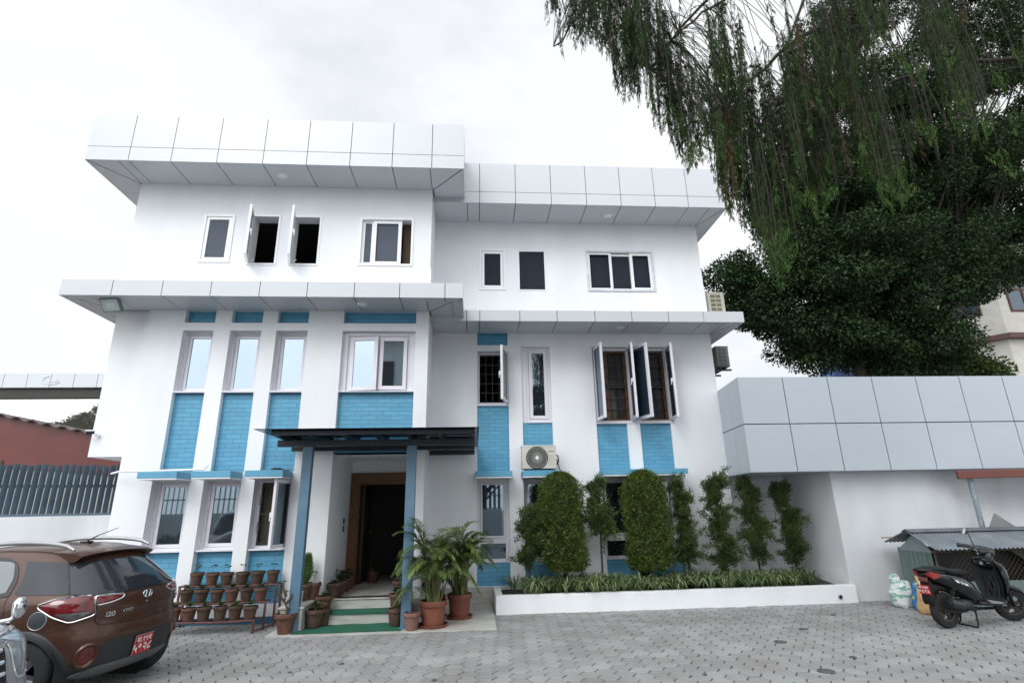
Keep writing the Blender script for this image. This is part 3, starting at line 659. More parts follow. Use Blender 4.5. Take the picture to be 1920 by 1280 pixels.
# ================================================================ LEFT SIDE: fin fence, shed, glass building
ff = thing('fin_fence', 'white yard wall topped with blue grey vertical metal fins', 'fence', (-8.5, 10.6, 0))
A0, A1 = Vector((-10.6, 9.75, 0)), Vector((-6.05, 11.15, 0)); dv = (A1-A0).normalized(); nv = Vector((dv.y, -dv.x, 0)); Ln = (A1-A0).length
TF = Matrix(((dv.x, -nv.x, 0, A0.x), (dv.y, -nv.y, 0, A0.y), (0, 0, 1, 0), (0, 0, 0, 1)))
FIN = M('blue_grey_fin', (.095, .145, .195), .45, var=.2, vscale=3)
p = MB(); p.box(0, Ln, 0, .15, 0, 1.70, 0, TF); p.box(1.55, 1.75, -.05, -.001, 0, 1.70, 0, TF); p.build('wall', WHITE2, ff)
p = MB(); p.box(0, Ln, .03, .09, 1.702, 1.74, 0, TF); p.box(0, Ln, .095, .12, 2.2, 2.25, 0, TF); p.build('rail', FIN, ff)
def fins(par, T, n, pitch, s0, z0, h, wd=.095):
    for k in range(n):
        p = MB(); s = s0+k*pitch; t = math.radians(48)
        a, b = (s, .0), (s+wd*math.cos(t), wd*math.sin(t)); d = .004
        hh = h+.015*math.sin(k*1.7)
        p.prism([(a[0], a[1]), (a[0]+d, a[1]), (b[0]+d, b[1]), (b[0], b[1])], z0, z0+hh, 'z', T=T)
        n0 = len(p.v)
        p.prism([(b[0]-.03, b[1]-.002), (b[0], b[1]-.002), (b[0], b[1]+.001), (b[0]-.03, b[1]+.001)], z0, z0+hh-.03, 'z', T=T)
        p.build('fin', FIN, par)
fins(ff, TF, 45, .104, .08, 1.742, .86)
rs = thing('red_shed', 'dark red sheet metal shed with a corrugated roof behind the fin fence', 'shed', (-11, 14, 0))
B0, B1 = Vector((-15.5, 13.2, 0)), Vector((-7.6, 14.6, 0)); dv2 = (B1-B0).normalized(); L2 = (B1-B0).length
TS = Matrix(((dv2.x, -dv2.y, 0, B0.x), (dv2.y, dv2.x, 0, B0.y), (0, 0, 1, 0), (0, 0, 0, 1)))
zt = lambda s: 4.93-.205*s; zb = lambda s: 3.22-.085*s
p = MB(); p.quad(*[TS @ Vector(q) for q in ((0,0,zb(0)),(L2,0,zb(L2)),(L2,0,zt(L2)-.02),(0,0,zt(0)-.02))]); p.quad(*[TS @ Vector(q) for q in ((0,-.01,zb(0)-.03),(L2,-.01,zb(L2)-.03),(L2,-.01,zb(L2)+.02),(0,-.01,zb(0)+.02))])
p.box(0, L2, -.03, -.01, 0, .01, 0, TS)
p.build('sheet_wall', M('dark_red_sheet', (.135, .028, .022), .35, var=.2, vscale=1.2), rs)
p = MB(); p.box(0, L2, .02, .2, 0, 3.3, 0, TS)
p.build('lower_wall', M('tan_concrete', (.40, .38, .34), .85, var=.15), rs)
p = MB(); p.box(4.25, 4.33, -.02, .019, 0, 3.0, 0, TS); p.build('post', M('brown_steel', (.06, .04, .035), .6), rs)
p = MB(); n = 120
for r, (y, dz) in enumerate(((-.12, 0), (3.5, .5))): pass
V = []; F = []
for k in range(n+1):
    s = L2*k/n; z = zt(s)+.035*math.sin(k*1.25)
    for y, dz in ((-.14, 0), (-.14, -.03), (4.0, .1)): V.append(tuple(TS @ Vector((s, y, z+dz))))
for k in range(n):
    a = k*3; b = a+3
    F += [(a, b, b+2, a+2), (a+1, b+1, b, a)]
p.v = V; p.f = F; p.m = [0]*len(F); p.build('corrugated_roof', M('grey_brown_sheet', (.13, .11, .105), .6, var=.3), rs)
gb = thing('glass_building', 'far building with a white parapet and mirrored glass band behind the red shed', 'building', (-20, 27, 0))
p = MB(); 
for k in range(22):
    x = -36+k*1.0; p.box(x+.012, x+.988, 25, 25.1, 7.22, 7.86)
p.build('parapet_panel', ACP, gb)
p = MB(); p.box(-36, -14, 25.101, 27, 7.2, 7.84); p.box(-36, -14, 25.3, 27, 6.8, 7.2); p.build('parapet_core', JOINT, gb)
p = MB(); p.box(-36, -14, 25.2, 25.29, 6.79, 7.2); p.build('dark_band', M('brown_black_band', (.016, .013, .01), .4), gb)
p = MB()
for k in range(22): x = -36+k*1.0; p.box(x+.008, x+.992, 25.4, 25.44, 3.0, 6.78)
p.build('glass_panel', M('bronze_mirror', (.80, .79, .76), .02, .95), gb)
p = MB(); p.box(-36, -14, 25.45, 27, 0, 6.8); p.box(-36, -14, 25.40, 25.44, 0, 2.95); p.build('wall', WHITE2, gb)
p = MB()   # faint ring emblem on the parapet
p.tube([(-18.95+.38*math.cos(t/16*math.pi*2), 24.99, 7.55+.20*math.sin(t/16*math.pi*2)) for t in range(5, 16)], .018, 6); p.tube([(-18.95+.25*math.cos(t/16*math.pi*2), 24.99, 7.57+.11*math.sin(t/16*math.pi*2)) for t in range(9, 17)], .012, 6)
p.build('emblem', M('pale_blue_grey', (.58, .64, .69), .5), gb)
# ================================================================ PLANTER
pl = thing('planter', 'long low white planter wall in front of the right block', 'planter', (3.5, 9.9, 0))
p = MB(); p.box(.38, 6.70, 9.84, 9.98, -.02, .285); p.box(.375, .50, 9.981, 10.88, -.02, .283); p.box(6.56, 6.70, 9.981, 10.0, -.02, .283); p.build('planter_wall', WHITE, pl, bevel=.008)
p = MB(); p.box(.505, 6.55, 9.985, 10.89, .0, .24)
n = 26; V = []; F = []
for i in range(n+1):
    for j in range(9):
        x = 4.9+1.65*i/n+ .0; y = 9.99+.95*j/8; t = i/n
        h = .245+.24*math.exp(-((x-6.25)/.28)**2-((y-10.75)/.35)**2)+.012*math.sin(9*x)*math.cos(11*y); V.append((x, y, h))
for i in range(n):
    for j in range(8): a = i*9+j; F.append((a, a+9, a+10, a+1))
q = len(p.v); p.v += V; p.f += [tuple(q+i for i in f) for f in F]; p.m += [0]*len(F)
p.build('soil', SOIL, pl)
p = MB(); T = Matrix.Translation((6.38, 9.84, .10)) @ Matrix.Rotation(math.pi/2, 4, 'X'); p.lathe([(.032, .018), (.040, .018), (.042, -.0)], 18, T); o = p.build('drain_pipe', M('grey_pvc', (.35, .37, .38), .4), pl, smooth=40)
p = MB(); p.lathe([(0, .004), (.032, .004)], 18, T); p.build('drain_hole', M('drain_black', (.01, .01, .01), .9), pl)
# ================================================================ GREEN MATS
p = MB(); n = 24; V = []; F = []
for i in range(n+1):
    for j in range(5):
        V.append((-2.62+1.57*i/n, 8.80+.58*j/4, .023+.003*math.sin(i*.9+j)))
p.v = V; p.f = [(i*5+j, (i+1)*5+j, (i+1)*5+j+1, i*5+j+1) for i in range(n) for j in range(4)]; p.m = [0]*len(p.f)
p.box(-2.62, -1.05, 8.80, 9.38, .0155, .0195)
o = p.build('door_mat', GREENMAT, None, org=(-1.85, 9.1, .0155)); tag(o, 'green mat on the ground before the entrance steps', 'mat', 'green entrance mats')
p = MB(); p.box(-2.48, -1.06, 9.39, 9.70, .181, .188); p.box(-2.48, -1.06, 9.352, 9.389, .166, .188); o = p.build('door_mat', GREENMAT, None, org=(-1.77, 9.5, .181), bevel=.002); tag(o, 'narrow green mat strip lying on the first step', 'mat', 'green entrance mats')
# ================================================================ KENNEL, SACKS, SHEET
kn = thing('kennel', 'low grey green kennel with a corrugated gable roof by the right wall', 'kennel', (8.0, 9.2, 0))
KW = M('grey_green_sheet', (.13, .19, .18), .5, var=.2, vscale=3, stretch=(5, 5, .4))
kx0, kx1, ky0, ky1, ez, rz = 6.95, 9.6, 8.86, 9.62, .93, 1.19
kx0 = 7.45; kx1 = 9.95
p = MB(); ym = (ky0+ky1)/2-.05
p.prism([(ky0, .05), (ky1, .05), (ky1, .86), (ym, .86), (ky0, .86)], kx0, kx0+.02, 'x'); p.box(kx0, kx1, ky1-.02, ky1, .05, .9); p.box(kx1-.02, kx1, ky0, ky1-.021, .05, .95)
p.box(kx0+.021, kx1-.021, ky0, ky0+.02, .05, .42); p.box(kx0+.021, kx1-.021, ky0+.3, ky1-.03, .05, .08)
for k in range(8): p.box(kx0-.006, kx0-.001, ky0+.04+k*.1, ky0+.05+k*.1, .06, .86)
p.build('sheet_wall', KW, kn)
p = MB(); p.box(kx0+.03, kx1-.03, ky1-.04, ky1-.022, .09, .86); p.box(kx0+.021, kx0+.03, ky0+.05, ky1-.041, .09, .86); p.box(kx0+.03, kx1-.03, ky0+.30, ky1-.05, .081, .09); p.build('dark_lining', BLACK, kn)
p = MB(); p.prism([(ky0+.02, .862), (ky1, .862), (ym, rz-.04)], kx0+.003, kx0+.017, 'x'); p.build('gable', M('pale_blue_grey_sheet', (.24, .29, .31), .5), kn)
def corr(y0, z0, y1, z1, x0, x1, lam=.076, am=.012):
    V = []; F = []; n = int((x1-x0)/lam*8)
    for i in range(n+1):
        x = x0+(x1-x0)*i/n; h = am*math.sin(2*math.pi*(x-x0)/lam)
        V += [(x, y0, z0+h), (x, (y0+y1)/2, (z0+z1)/2+h), (x, y1, z1+h)]
    for i in range(n):
        a = i*3; F += [(a, a+3, a+4, a+1), (a+1, a+4, a+5, a+2)]
    return V, F
p = MB()
for y0, z0, y1, z1 in ((8.62, .925, ym, rz), (ym, rz, 9.76, .98)):
    V, F = corr(y0, z0, y1, z1, 7.31, 10.1); q = len(p.v); p.v += V; p.f += [tuple(q+i for i in f) for f in F]; p.m += [0]*len(F)
p.prism([(ym-.1, rz-.02), (ym, rz+.022), (ym+.1, rz-.02), (ym+.1, rz-.015), (ym, rz+.03), (ym-.1, rz-.015)], 7.31, 10.1, 'x')
p.build('corrugated_roof', M('galvanised_sheet', (.19, .215, .24), .4, .5, var=.25, vscale=4), kn, smooth=40)
p = MB()
for k in range(30):
    x = kx0+.05+k*.085; p.tube([(x, ky0+.01, .42), (min(x+.45, kx1-.05), ky0+.01, .87)], .0025, 4); p.tube([(x, ky0+.012, .87), (min(x+.45, kx1-.05), ky0+.012, .42)], .0025, 4)
p.build('wire_mesh', M('rusty_wire', (.10, .075, .05), .7), kn)
p = MB(); p.box(kx0+.02, kx1-.02, ky0, ky0+.03, .865, .90); p.box(kx0, kx0+.04, ky0-.002, ky0+.035, .05, .86); p.build('timber', M('old_timber', (.10, .085, .07), .8, var=.3), kn)
def sack(label, loc, mat, sc, seed, extra=None):
    rr = random.Random(seed); V = []; F = []; n = 28; prof = [(.0,.0),(.85,.0),(1.02,.05),(1.08,.2),(1.0,.36),(1.02,.5),(.92,.66),(.80,.78),(.74,.86),(.62,.93),(.40,.97),(.0,.95)]
    for i, (r, z) in enumerate(prof):
        for k in range(n):
            a = 2*math.pi*k/n; w = 1+.09*math.sin(3*a+i*.8+seed)+.06*math.sin(7*a-i*1.3)+rr.uniform(-.02, .02)
            V.append((sc[0]*r*w*math.cos(a)+.04*z*sc[0], sc[1]*r*w*math.sin(a), sc[2]*(z+(.03*math.sin(5*a+i)+.28*max(0, math.cos(a-2.4))**3*(z > .8)+.03*math.sin(9*a-i)) if i > 1 else z)))
    for i in range(len(prof)-1):
        for k in range(n): F.append((i*n+k, i*n+(k+1)%n, (i+1)*n+(k+1)%n, (i+1)*n+k))
    p = MB(); p.v = V; p.f = F; p.m = [0]*len(F); o = p.build('sack', mat, None, smooth=55); o.location = loc; tag(o, label, 'sack', 'sacks by the kennel'); return o
def striped(name, c1, c2, sz, thr, c3=None):
    mt = bpy.data.materials.new(name); mt.use_nodes = True; t = mt.node_tree; b = t.nodes['Principled BSDF']; b.inputs['Roughness'].default_value = .6; k = t.links.new
    tc = N(t, 'ShaderNodeTexCoord'); mp = N(t, 'ShaderNodeMapping'); mp.inputs['Scale'].default_value = sz; k(tc.outputs['Object'], mp.inputs[0])
    nz = N(t, 'ShaderNodeTexNoise'); nz.inputs['Scale'].default_value = 1; nz.inputs['Detail'].default_value = 3; nz.inputs['Distortion'].default_value = .6; k(mp.outputs[0], nz.inputs['Vector'])
    rp = N(t, 'ShaderNodeValToRGB'); e = rp.color_ramp.elements; rp.color_ramp.interpolation = 'LINEAR'; e[0].position = thr; e[0].color = (*c1, 1); e[1].position = thr+.04; e[1].color = (*c2, 1)
    if c3: q = e.new(thr+.14); q.color = (*c3, 1)
    k(nz.outputs['Fac'], rp.inputs[0]); k(rp.outputs[0], b.inputs['Base Color']); return mt
s1 = sack('white sack with green print, slumped against the white wall', (7.16, 9.36, .0), striped('white_woven', (.62, .64, .64), (.05, .30, .20), (4, 4, 12), .53, (.60, .62, .60)), (.19, .15, .40), 1)
s2 = sack('yellow and orange patterned sack behind the scooter tail', (7.09, 8.72, .0), striped('yellow_print', (.62, .42, .20), (.60, .30, .14), (9, 9, 7), .52, (.66, .50, .26)), (.165, .14, .50), 5)
s3 = sack('blue and yellow sack between the white sack and the yellow one', (7.26, 9.06, .0), striped('blue_print', (.03, .19, .40), (.55, .50, .05), (3, 3, 9), .58, (.04, .20, .10)), (.15, .13, .33), 9)
p = MB(); T = Matrix.Translation((9.0, 9.42, 1.0)) @ Matrix.Rotation(math.radians(35), 4, 'Y'); 
p.box(-.05, 1.0, 0, .012, .05, .5, 0, T); o = p.build('metal_sheet', M('dull_grey_sheet', (.20, .205, .21), .5), None, org=(9.2, 9.42, 1.0)); tag(o, 'dull grey metal sheet leaning behind the kennel roof', 'metal sheet')
p = MB(); p.box(7.12, 7.45, 9.5, 9.53, 1.06, 1.08, 0, Matrix.Identity(4)); o = p.build('timber_batten', M('pale_wood', (.35, .25, .15), .7), None, org=(7.3, 9.5, 1.06)); tag(o, 'thin wooden batten sticking out from the kennel eave', 'batten')
# ================================================================ VEGETATION
def LM(name, a, b, rough=.5, isl=.45, tr=.18): return M(name, a, rough, col2=b, vscale=9. if name == 'topiary_leaf' else 2.4, island=isl, transl=tr, spec=.15 if 'cypress' in name else .3)
LEAF_TREE = LM('broad_leaf', (.036, .070, .021), (.012, .029, .011), .75, .55, .15)
LEAF_CYP = LM('cypress_leaf', (.040, .078, .022), (.020, .042, .016), .8, .5, .12)
LEAF_TOP = LM('topiary_leaf', (.110, .155, .028), (.045, .082, .018), .55, .35, .1)
LEAF_CON = LM('conifer_needle', (.080, .125, .032), (.036, .066, .024), .6, .5, .1)
LEAF_PALM = LM('palm_leaflet', (.17, .24, .07), (.08, .13, .045), .45, .4, .2)
LEAF_SPI = LM('spider_plant_leaf', (.20, .265, .125), (.09, .14, .055), .5, .4, .15)
LEAF_POT = LM('small_leaf', (.075, .14, .05), (.04, .085, .03), .45, .35, .15)
BARK = M('dark_bark', (.035, .028, .022), .9, var=.4, vscale=8, bump=.6, bscale=20, stretch=(3, 3, .5))
TWIG = M('brown_twig', (.032, .025, .017), .85, var=.3)
STEMG = M('green_stem', (.10, .15, .05), .6, var=.3)
def strips(paths, widths, normal_hint=None):
    """flat tapered ribbons: list of (k,3) paths"""
    V = []; F = []; o = 0
    for P, w in zip(paths, widths):
        P = np.asarray(P); T = np.gradient(P, axis=0); T /= np.linalg.norm(T, axis=1, keepdims=True)+1e-9
        up = np.array([0, 0, 1.]) if normal_hint is None else normal_hint
        Sd = np.cross(T, up); Sd /= np.linalg.norm(Sd, axis=1, keepdims=True)+1e-6
        ww = w*np.sin(np.linspace(.35, math.pi-.02, len(P)))[:, None]*.5
        V.append(np.stack([P-Sd*ww, P+Sd*ww], 1).reshape(-1, 3)); k = len(P)
        F.append(np.array([[o+2*i, o+2*i+1, o+2*i+3, o+2*i+2] for i in range(k-1)])); o += 2*k
    return np.concatenate(V), np.concatenate(F)
def frond_arrays(base, az, length, rise, droop, nleaf=26, ll=.22, lw=.018, rng=RNG, hs=1.0):
    """palm frond: arching rachis with paired leaflets"""
    d = np.array([math.cos(az), math.sin(az), 0]); t = np.linspace(0, 1, 20)[:, None]
    R_ = np.array(base) + d*length*hs*(rise*t + (1-rise)*t**1.8) + np.array([0, 0, 1])*length*(1.25*t*(1-rise*.55) - droop*t**2.3)
    ti = np.linspace(.22, .995, nleaf); idx = ti*19; i0 = np.minimum(idx.astype(int), 18); fr = (idx-i0)[:, None]
    P = R_[i0]*(1-fr)+R_[i0+1]*fr; T = R_[i0+1]-R_[i0]; T /= np.linalg.norm(T, axis=1, keepdims=True)
    side = np.cross(T, [0, 0, 1.]); side /= np.linalg.norm(side, axis=1, keepdims=True)+1e-6; upv = np.cross(side, T)
    paths = []; wd = []
    ln = ll*np.sin(np.clip(.35+ti*2.6, 0, 3.0))*.9+ll*.12
    for s_ in (-1, 1):
        for k in range(nleaf):
            dirv = side[k]*s_*.8+T[k]*.75+upv[k]*.28+rng.normal(0, .07, 3); dirv /= np.linalg.norm(dirv)
            u = np.linspace(0, 1, 4)[:, None]
            paths.append(P[k]+dirv*ln[k]*u+np.array([0, 0, -1])*ln[k]*.38*u**2); wd.append(lw)
    return strips(paths, wd), R_
def pot_mesh(rt, h, rim=True, flare=.66):
    rb = rt*flare
    pr = [(0, .0), (rb*.96, .0), (rb, .006)]
    if rim: pr += [(rb+(rt*.93-rb)*.74, h*.76), (rt*.98, h*.77), (rt, h*.80), (rt, h*.97), (rt*.98, h), (rt*.90, h), (rt*.88, h*.9)]
    else: pr += [(rt*.97, h*.94), (rt, h*.96), (rt, h), (rt*.92, h), (rt*.9, h*.9)]
    pr += [(0, h*.88)]
    return pr
def pot(label, loc, rt, h, mat, group=None, rim=True, saucer=False, cat='potted plant', flare=.66, tilt=0, name='potted_plant', sq=False):
    o = thing(name, label, cat, loc, random.uniform(0, 6) if not sq else .2, group); o['_local'] = 1
    p = MB(); n = 24; pr = pot_mesh(rt, h, rim, flare)
    p.lathe(pr[:-2], n); o_ = p.build('pot', mat, o, smooth=40)
    p = MB(); p.lathe([(0, h*.91), (rt*.5, h*.925), (rt*.89, h*.9)], 16); p.build('soil', SOIL, o, smooth=60)
    if saucer:
        p = MB(); p.lathe([(0, -.03), (rt*.98, -.03), (rt*1.06, -.005), (rt*1.08, .012), (rt*1.03, .012), (rt*.95, -.008)], 24); p.build('saucer', mat, o, smooth=40)
    return o
def whorl(n, ln, wd, z, pitch=.1, rr=.0, seed=0):
    r_ = np.random.default_rng(seed); a = np.linspace(0, 2*math.pi, n, endpoint=False)+r_.uniform(0, 1, n)*.7
    D = np.stack([np.cos(a), np.sin(a), np.full(n, pitch)+r_.normal(0, .2, n)], 1)
    P = np.tile([[0, 0, z]], (n, 1))+D*[rr, rr, 0]
    return leaf_arrays(P, D, np.tile([[0, 0, 1.]], (n, 1)), ln*r_.uniform(.7, 1.1, n), wd)
def seedling(o, z, hgt, style, seed):
    r_ = np.random.default_rng(seed)
    if style == 0:      # thin stem, star of leaves on top
        p = MB(); p.tube([(0, 0, z-.01), (.004, .002, z+hgt*.6), (.0, .006, z+hgt)], [.0035, .003, .002], 5); st = p.build('plant', STEMG, o)
        A = [whorl(8, .095, .026, z+hgt, .05, seed=seed)]
        if seed % 2: A.append(whorl(4, .05, .018, z+hgt*.75, .2, seed=seed+5))
    else:               # low tuft
        p = MB(); p.tube([(0, 0, z-.01), (0, .0, z+hgt*.35)], .003, 5); st = p.build('plant', STEMG, o)
        A = [whorl(7, .10, .036, z+hgt*.3, .6, seed=seed), whorl(5, .08, .03, z+hgt*.5, 1.1, seed=seed+3)]
    V, F = cat_arrays(A); npmesh('leaves', V, F, LEAF_POT, st)
# ---- flower rack
rk = thing('flower_rack', 'rusty red three tier steel rack holding rows of clay pots', 'plant rack', (-3.85, 9.4, 0))
RUST = M('rusty_red_steel', (.13, .05, .045), .7, var=.4, vscale=12)
tiers = [(9.05, 9.24, .172), (9.30, 9.48, .385), (9.55, 9.73, .60)]
X0, X1 = -4.62, -3.10
p = MB()
for i, (y0, y1, z) in enumerate(tiers):
    p = MB(); sag = .012
    for y in (y0, y1): p.tube([(X0, y, z), ((X0+X1)/2, y, z-sag), (X1-.13+.06*i, y, z)], .014, 6)
    for k in range(13): x = X0+(X1-.13+.06*i-X0)*k/12; p.box(x-.012, x+.012, y0, y1, z+.001, z+.008)
    p.build('shelf', RUST, rk)
for x, s_ in ((X0+.02, 0), (X1-.14, 1)):
    for i, (y0, y1, z) in enumerate(tiers):
        p = MB(); xx = x+.06*i*s_; p.box(xx-.014, xx+.014, y0-.014, y0+.014, 0, z); p.build('leg', RUST, rk)
    xx = x+.14*s_; p = MB(); p.box(xx-.014, xx+.014, tiers[2][1]-.014, tiers[2][1]+.014, 0, tiers[2][2]); p.build('leg', RUST, rk)
    p = MB(); p.tube([(x, tiers[0][0], .025), (xx, tiers[2][1], .025)], .011, 6); p.build('foot_rail', RUST, rk)
ordn = ['leftmost', 'second from the left', 'third from the left', 'fourth from the left', 'fifth from the left', 'rightmost']
tcol = [['T','R','T','D','D','T'], ['D','D','T','R','D','R'], ['R','R','D','D','D','T']]
adj = {'T': 'brown clay pot', 'R': 'reddish clay pot', 'D': 'dark mossy clay pot'}
MATP = {'T': M('weathered_clay', (.10, .058, .042), .85, var=.35, vscale=14, bump=.2), 'R': TERRA, 'D': TERRAD}
names = {2: 'top tier', 1: 'middle tier', 0: 'bottom tier'}
for ti, key in enumerate((2, 1, 0)):
    y0, y1, z = tiers[key]; xs0 = {2: (-4.40, -3.23), 1: (-4.40, -3.29), 0: (-4.44, -3.335)}[key]
    for k in range(6):
        x = xs0[0]+(xs0[1]-xs0[0])*k/5; q = tcol[ti][k]
        o = pot(f'{adj[q]}, {ordn[k]} on the {names[key]} of the rack', (x+random.uniform(-.01, .01), (y0+y1)/2, z+.010), .107+random.uniform(-.005, .006), .182+random.uniform(-.008, .008), MATP[q], 'pots on the flower rack')
        seedling(o, .168, .11 if key == 2 else .075, 0 if key == 2 else 1, k*7+key*31+1)
# ---- pots round the entrance
def leafy(o, z, n, h, r, ln, wd, seed, mat=None, stem=True):
    r_ = np.random.default_rng(seed); p = MB()
    tips = []
    for k in range(max(3, n//8)):
        a = r_.uniform(0, 6.28); q = Vector((math.cos(a)*r*r_.uniform(.2, .8), math.sin(a)*r*r_.uniform(.2, .8), z+h*r_.uniform(.6, 1)))
        p.tube([(0, 0, z-.02), q*.5+Vector((0, 0, z*.5)), q], [.006, .004, .002], 5); tips.append(q)
    st = p.build('plant', STEMG, o)
    P = np.array([tips[i % len(tips)] for i in range(n)])*1.0; u = r_.uniform(.35, 1, (n, 1)); P = np.array([0, 0, z])*(1-u)+P*u
    D = r_.normal(size=(n, 3)); D[:, 2] = np.abs(D[:, 2])*.4
    V, F = leaf_arrays(P, D, np.tile([[0, 0, 1.]], (n, 1)), ln*r_.uniform(.6, 1.2, n), wd)
    npmesh('leaves', V, F, mat or LEAF_POT, st)
G_ = 'potted plants at the entrance'
o = pot('red pot with a twisted bare branched plant, at the left front of the cheek block', (-2.73, 8.90, .014), .155, .27, TERRA, G_, flare=.62)
p = MB(); 
br = [[(0,0,.22),(.0,.01,.34),(.05,.0,.44),(.03,.02,.56)], [(.02,.0,.38),(-.07,.01,.50),(-.10,.0,.60),(-.13,.02,.68)], [(.045,0,.43),(.14,.01,.52),(.20,.0,.60)], [(0,.0,.3),(-.12,-.01,.36),(-.17,0,.42)], [(.03,.02,.5),(.10,.03,.60),(.09,.03,.70)]]
for q in br: p.tube(q, [.022-.005*i for i in range(len(q))] if len(q) == 4 else [.016, .011, .006], 7)
st = p.build('plant', M('grey_brown_stem', (.10, .075, .055), .8, var=.3), o, smooth=60)
A = []
for i, q in enumerate(br):
    V, F = whorl(9, .06, .028, 0, .3, seed=i+3); A.append((V+np.array(q[-1]), F)); V, F = whorl(5, .05, .024, 0, .2, seed=i+30); A.append((V+np.array(q[-2]), F))
V, F = cat_arrays(A); npmesh('leaves', V, F, LM('pale_leaf', (.16, .20, .10), (.07, .12, .05)), st)
o = pot('brown pot with a tall feathery green conifer on the cheek block', (-2.70, 9.62, .347), .13, .24, MATP['T'], G_)
n = 2600; zz = RNG.uniform(0, 1, n); rr = .075*np.sin(np.clip(zz*2.7+.35, 0, 3.1))*np.sqrt(RNG.uniform(0, 1, n)); aa = RNG.uniform(0, 6.28, n)
P = np.stack([rr*np.cos(aa)+.02*zz, rr*np.sin(aa), .22+zz*.43], 1); D = np.stack([np.cos(aa)*.5, np.sin(aa)*.5, np.ones(n)], 1)+RNG.normal(0, .2, (n, 3))
V, F = leaf_arrays(P, D, rdirs(n), .085, .005); npmesh('plant', V, F, LM('feather_conifer', (.15, .25, .06), (.08, .15, .04)), o)
o = pot('brown clay pot with a thin sprout, behind the feathery conifer', (-2.58, 9.70, .347), .115, .25, TERRA, G_); seedling(o, .22, .18, 0, 77)
o = pot('white plastic pot on the front corner of the cheek block', (-2.72, 9.38, .347), .075, .16, UPVC, G_, rim=False, flare=.8); leafy(o, .14, 10, .05, .05, .04, .02, 5)
o = pot('wide brown clay pot on the green mat, left of the steps', (-2.40, 9.22, .03), .15, .24, MATP['T'], G_, flare=.72); leafy(o, .21, 22, .16, .10, .12, .04, 6)
o = pot('dark clay pot half hidden behind the wide pot on the mat', (-2.30, 9.335, .03), .115, .22, TERRAD, G_); leafy(o, .2, 8, .08, .06, .07, .03, 7)
o = pot('brown clay pot with a rosette plant on the left of the first step', (-2.36, 9.56, .19), .135, .22, TERRA, G_); V, F = whorl(9, .11, .05, .22, .5, seed=4); npmesh('plant', V, F, LEAF_POT, o)
for i, (y, r_, m_, lb, s_) in enumerate(((10.02, .135, TERRAD, 'dark mossy clay pot, front one of the row along the left entrance wall', 0), (10.30, .13, TERRA, 'reddish pot with spreading leaves, second in row along left entrance wall', 1), (10.66, .13, MATP['T'], 'brown pot third in the row along the left entrance wall', 2), (11.05, .12, TERRA, 'reddish pot nearest the wooden door frame along the left entrance wall', 3))):
    o = pot(lb, (-2.31, y, .322), r_, .22, m_, G_); leafy(o, .2, 26 if i else 8, .16 if i else .05, .13, .12, .045, 20+i)
o = pot('red pot with a leafy plant standing inside the dark doorway', (-2.0, 11.75, .325), .12, .2, TERRA, G_); leafy(o, .18, 40, .3, .14, .12, .05, 40)
o = pot('round brown clay pot on the right of the green mat by the post', (-1.17, 9.14, .03), .135, .235, MATP['T'], G_, flare=.7); leafy(o, .2, 16, .12, .10, .09, .04, 41)
for i, (y, z, m_, lb) in enumerate(((9.58, .19, TERRA, 'brown pot on the right of the first step behind the post'), (9.95, .337, MATP['T'], 'brown pot at the right front of the landing'), (10.35, .323, TERRA, 'reddish pot farther back on the right of the landing'))):
    o = pot(lb, (-1.23, y, z), .125, .22, m_, G_); leafy(o, .2, 18, .14, .1, .10, .045, 50+i)
# large heart-leaved plant beside the post
o = pot('dark pot with large heart shaped leaves beside the right post', (-1.16, 9.28, .19), .115, .2, TERRAD, G_)
o.location = (-1.13, 9.50, .19)
p = MB(); st_ = [((-.06, -.10, .62), .17), ((.10, -.12, .72), .16), ((.02, .05, .80), .15), ((-.02, -.2, .45), .13)]
for q, _ in st_: p.tube([(0, 0, .18), (q[0]*.5, q[1]*.5, q[2]*.65), q], [.008, .006, .004], 6)
st = p.build('plant', STEMG, o); V = []; F = []
for q, r_ in st_:
    n0 = len(V); a0 = math.atan2(q[1], q[0]); pts = [(0, 0)]
    for k in range(17):
        t = -math.pi+2*math.pi*k/16; r = r_*(.75+.35*math.cos(t)**3 if abs(t) < 2.6 else .55); pts.append((r*math.cos(t)*1.1, r*math.sin(t)*.8))
    for x, y in pts:
        V.append((q[0]+x*math.cos(a0)*.5-y*math.sin(a0), q[1]+x*math.sin(a0)*.5+y*math.cos(a0), q[2]-x*.85+abs(y)*.15))
    for k in range(16): F.append((n0, n0+1+k, n0+2+k, n0+2+k))
mb = MB(); mb.v = V; mb.f = [f[:3] for f in F]; mb.m = [0]*len(F); mb.build('leaves', LM('heart_leaf', (.12, .20, .05), (.07, .13, .04), .4, .2, .25), st, smooth=60)
o = pot('pale red tapered pot with a small thin palm, in front of the right post', (-.90, 8.83, .016), .125, .235, M('pale_red_clay', (.23, .12, .095), .85, var=.3, vscale=16), G_, rim=True, flare=.68)
p = MB(); p.tube([(0, 0, .2), (.01, .0, .35), (-.01, .0, .52)], [.012, .009, .006], 6); st = p.build('plant', TWIG, o)
A = []
for k in range(7):
    (a, R_) = frond_arrays((-.01, 0, .50), k*.9+.3, .30, .75, .9, 12, .11, .012); A.append(a)
V, F = cat_arrays(A); npmesh('leaves', V, F, LEAF_PALM, st)
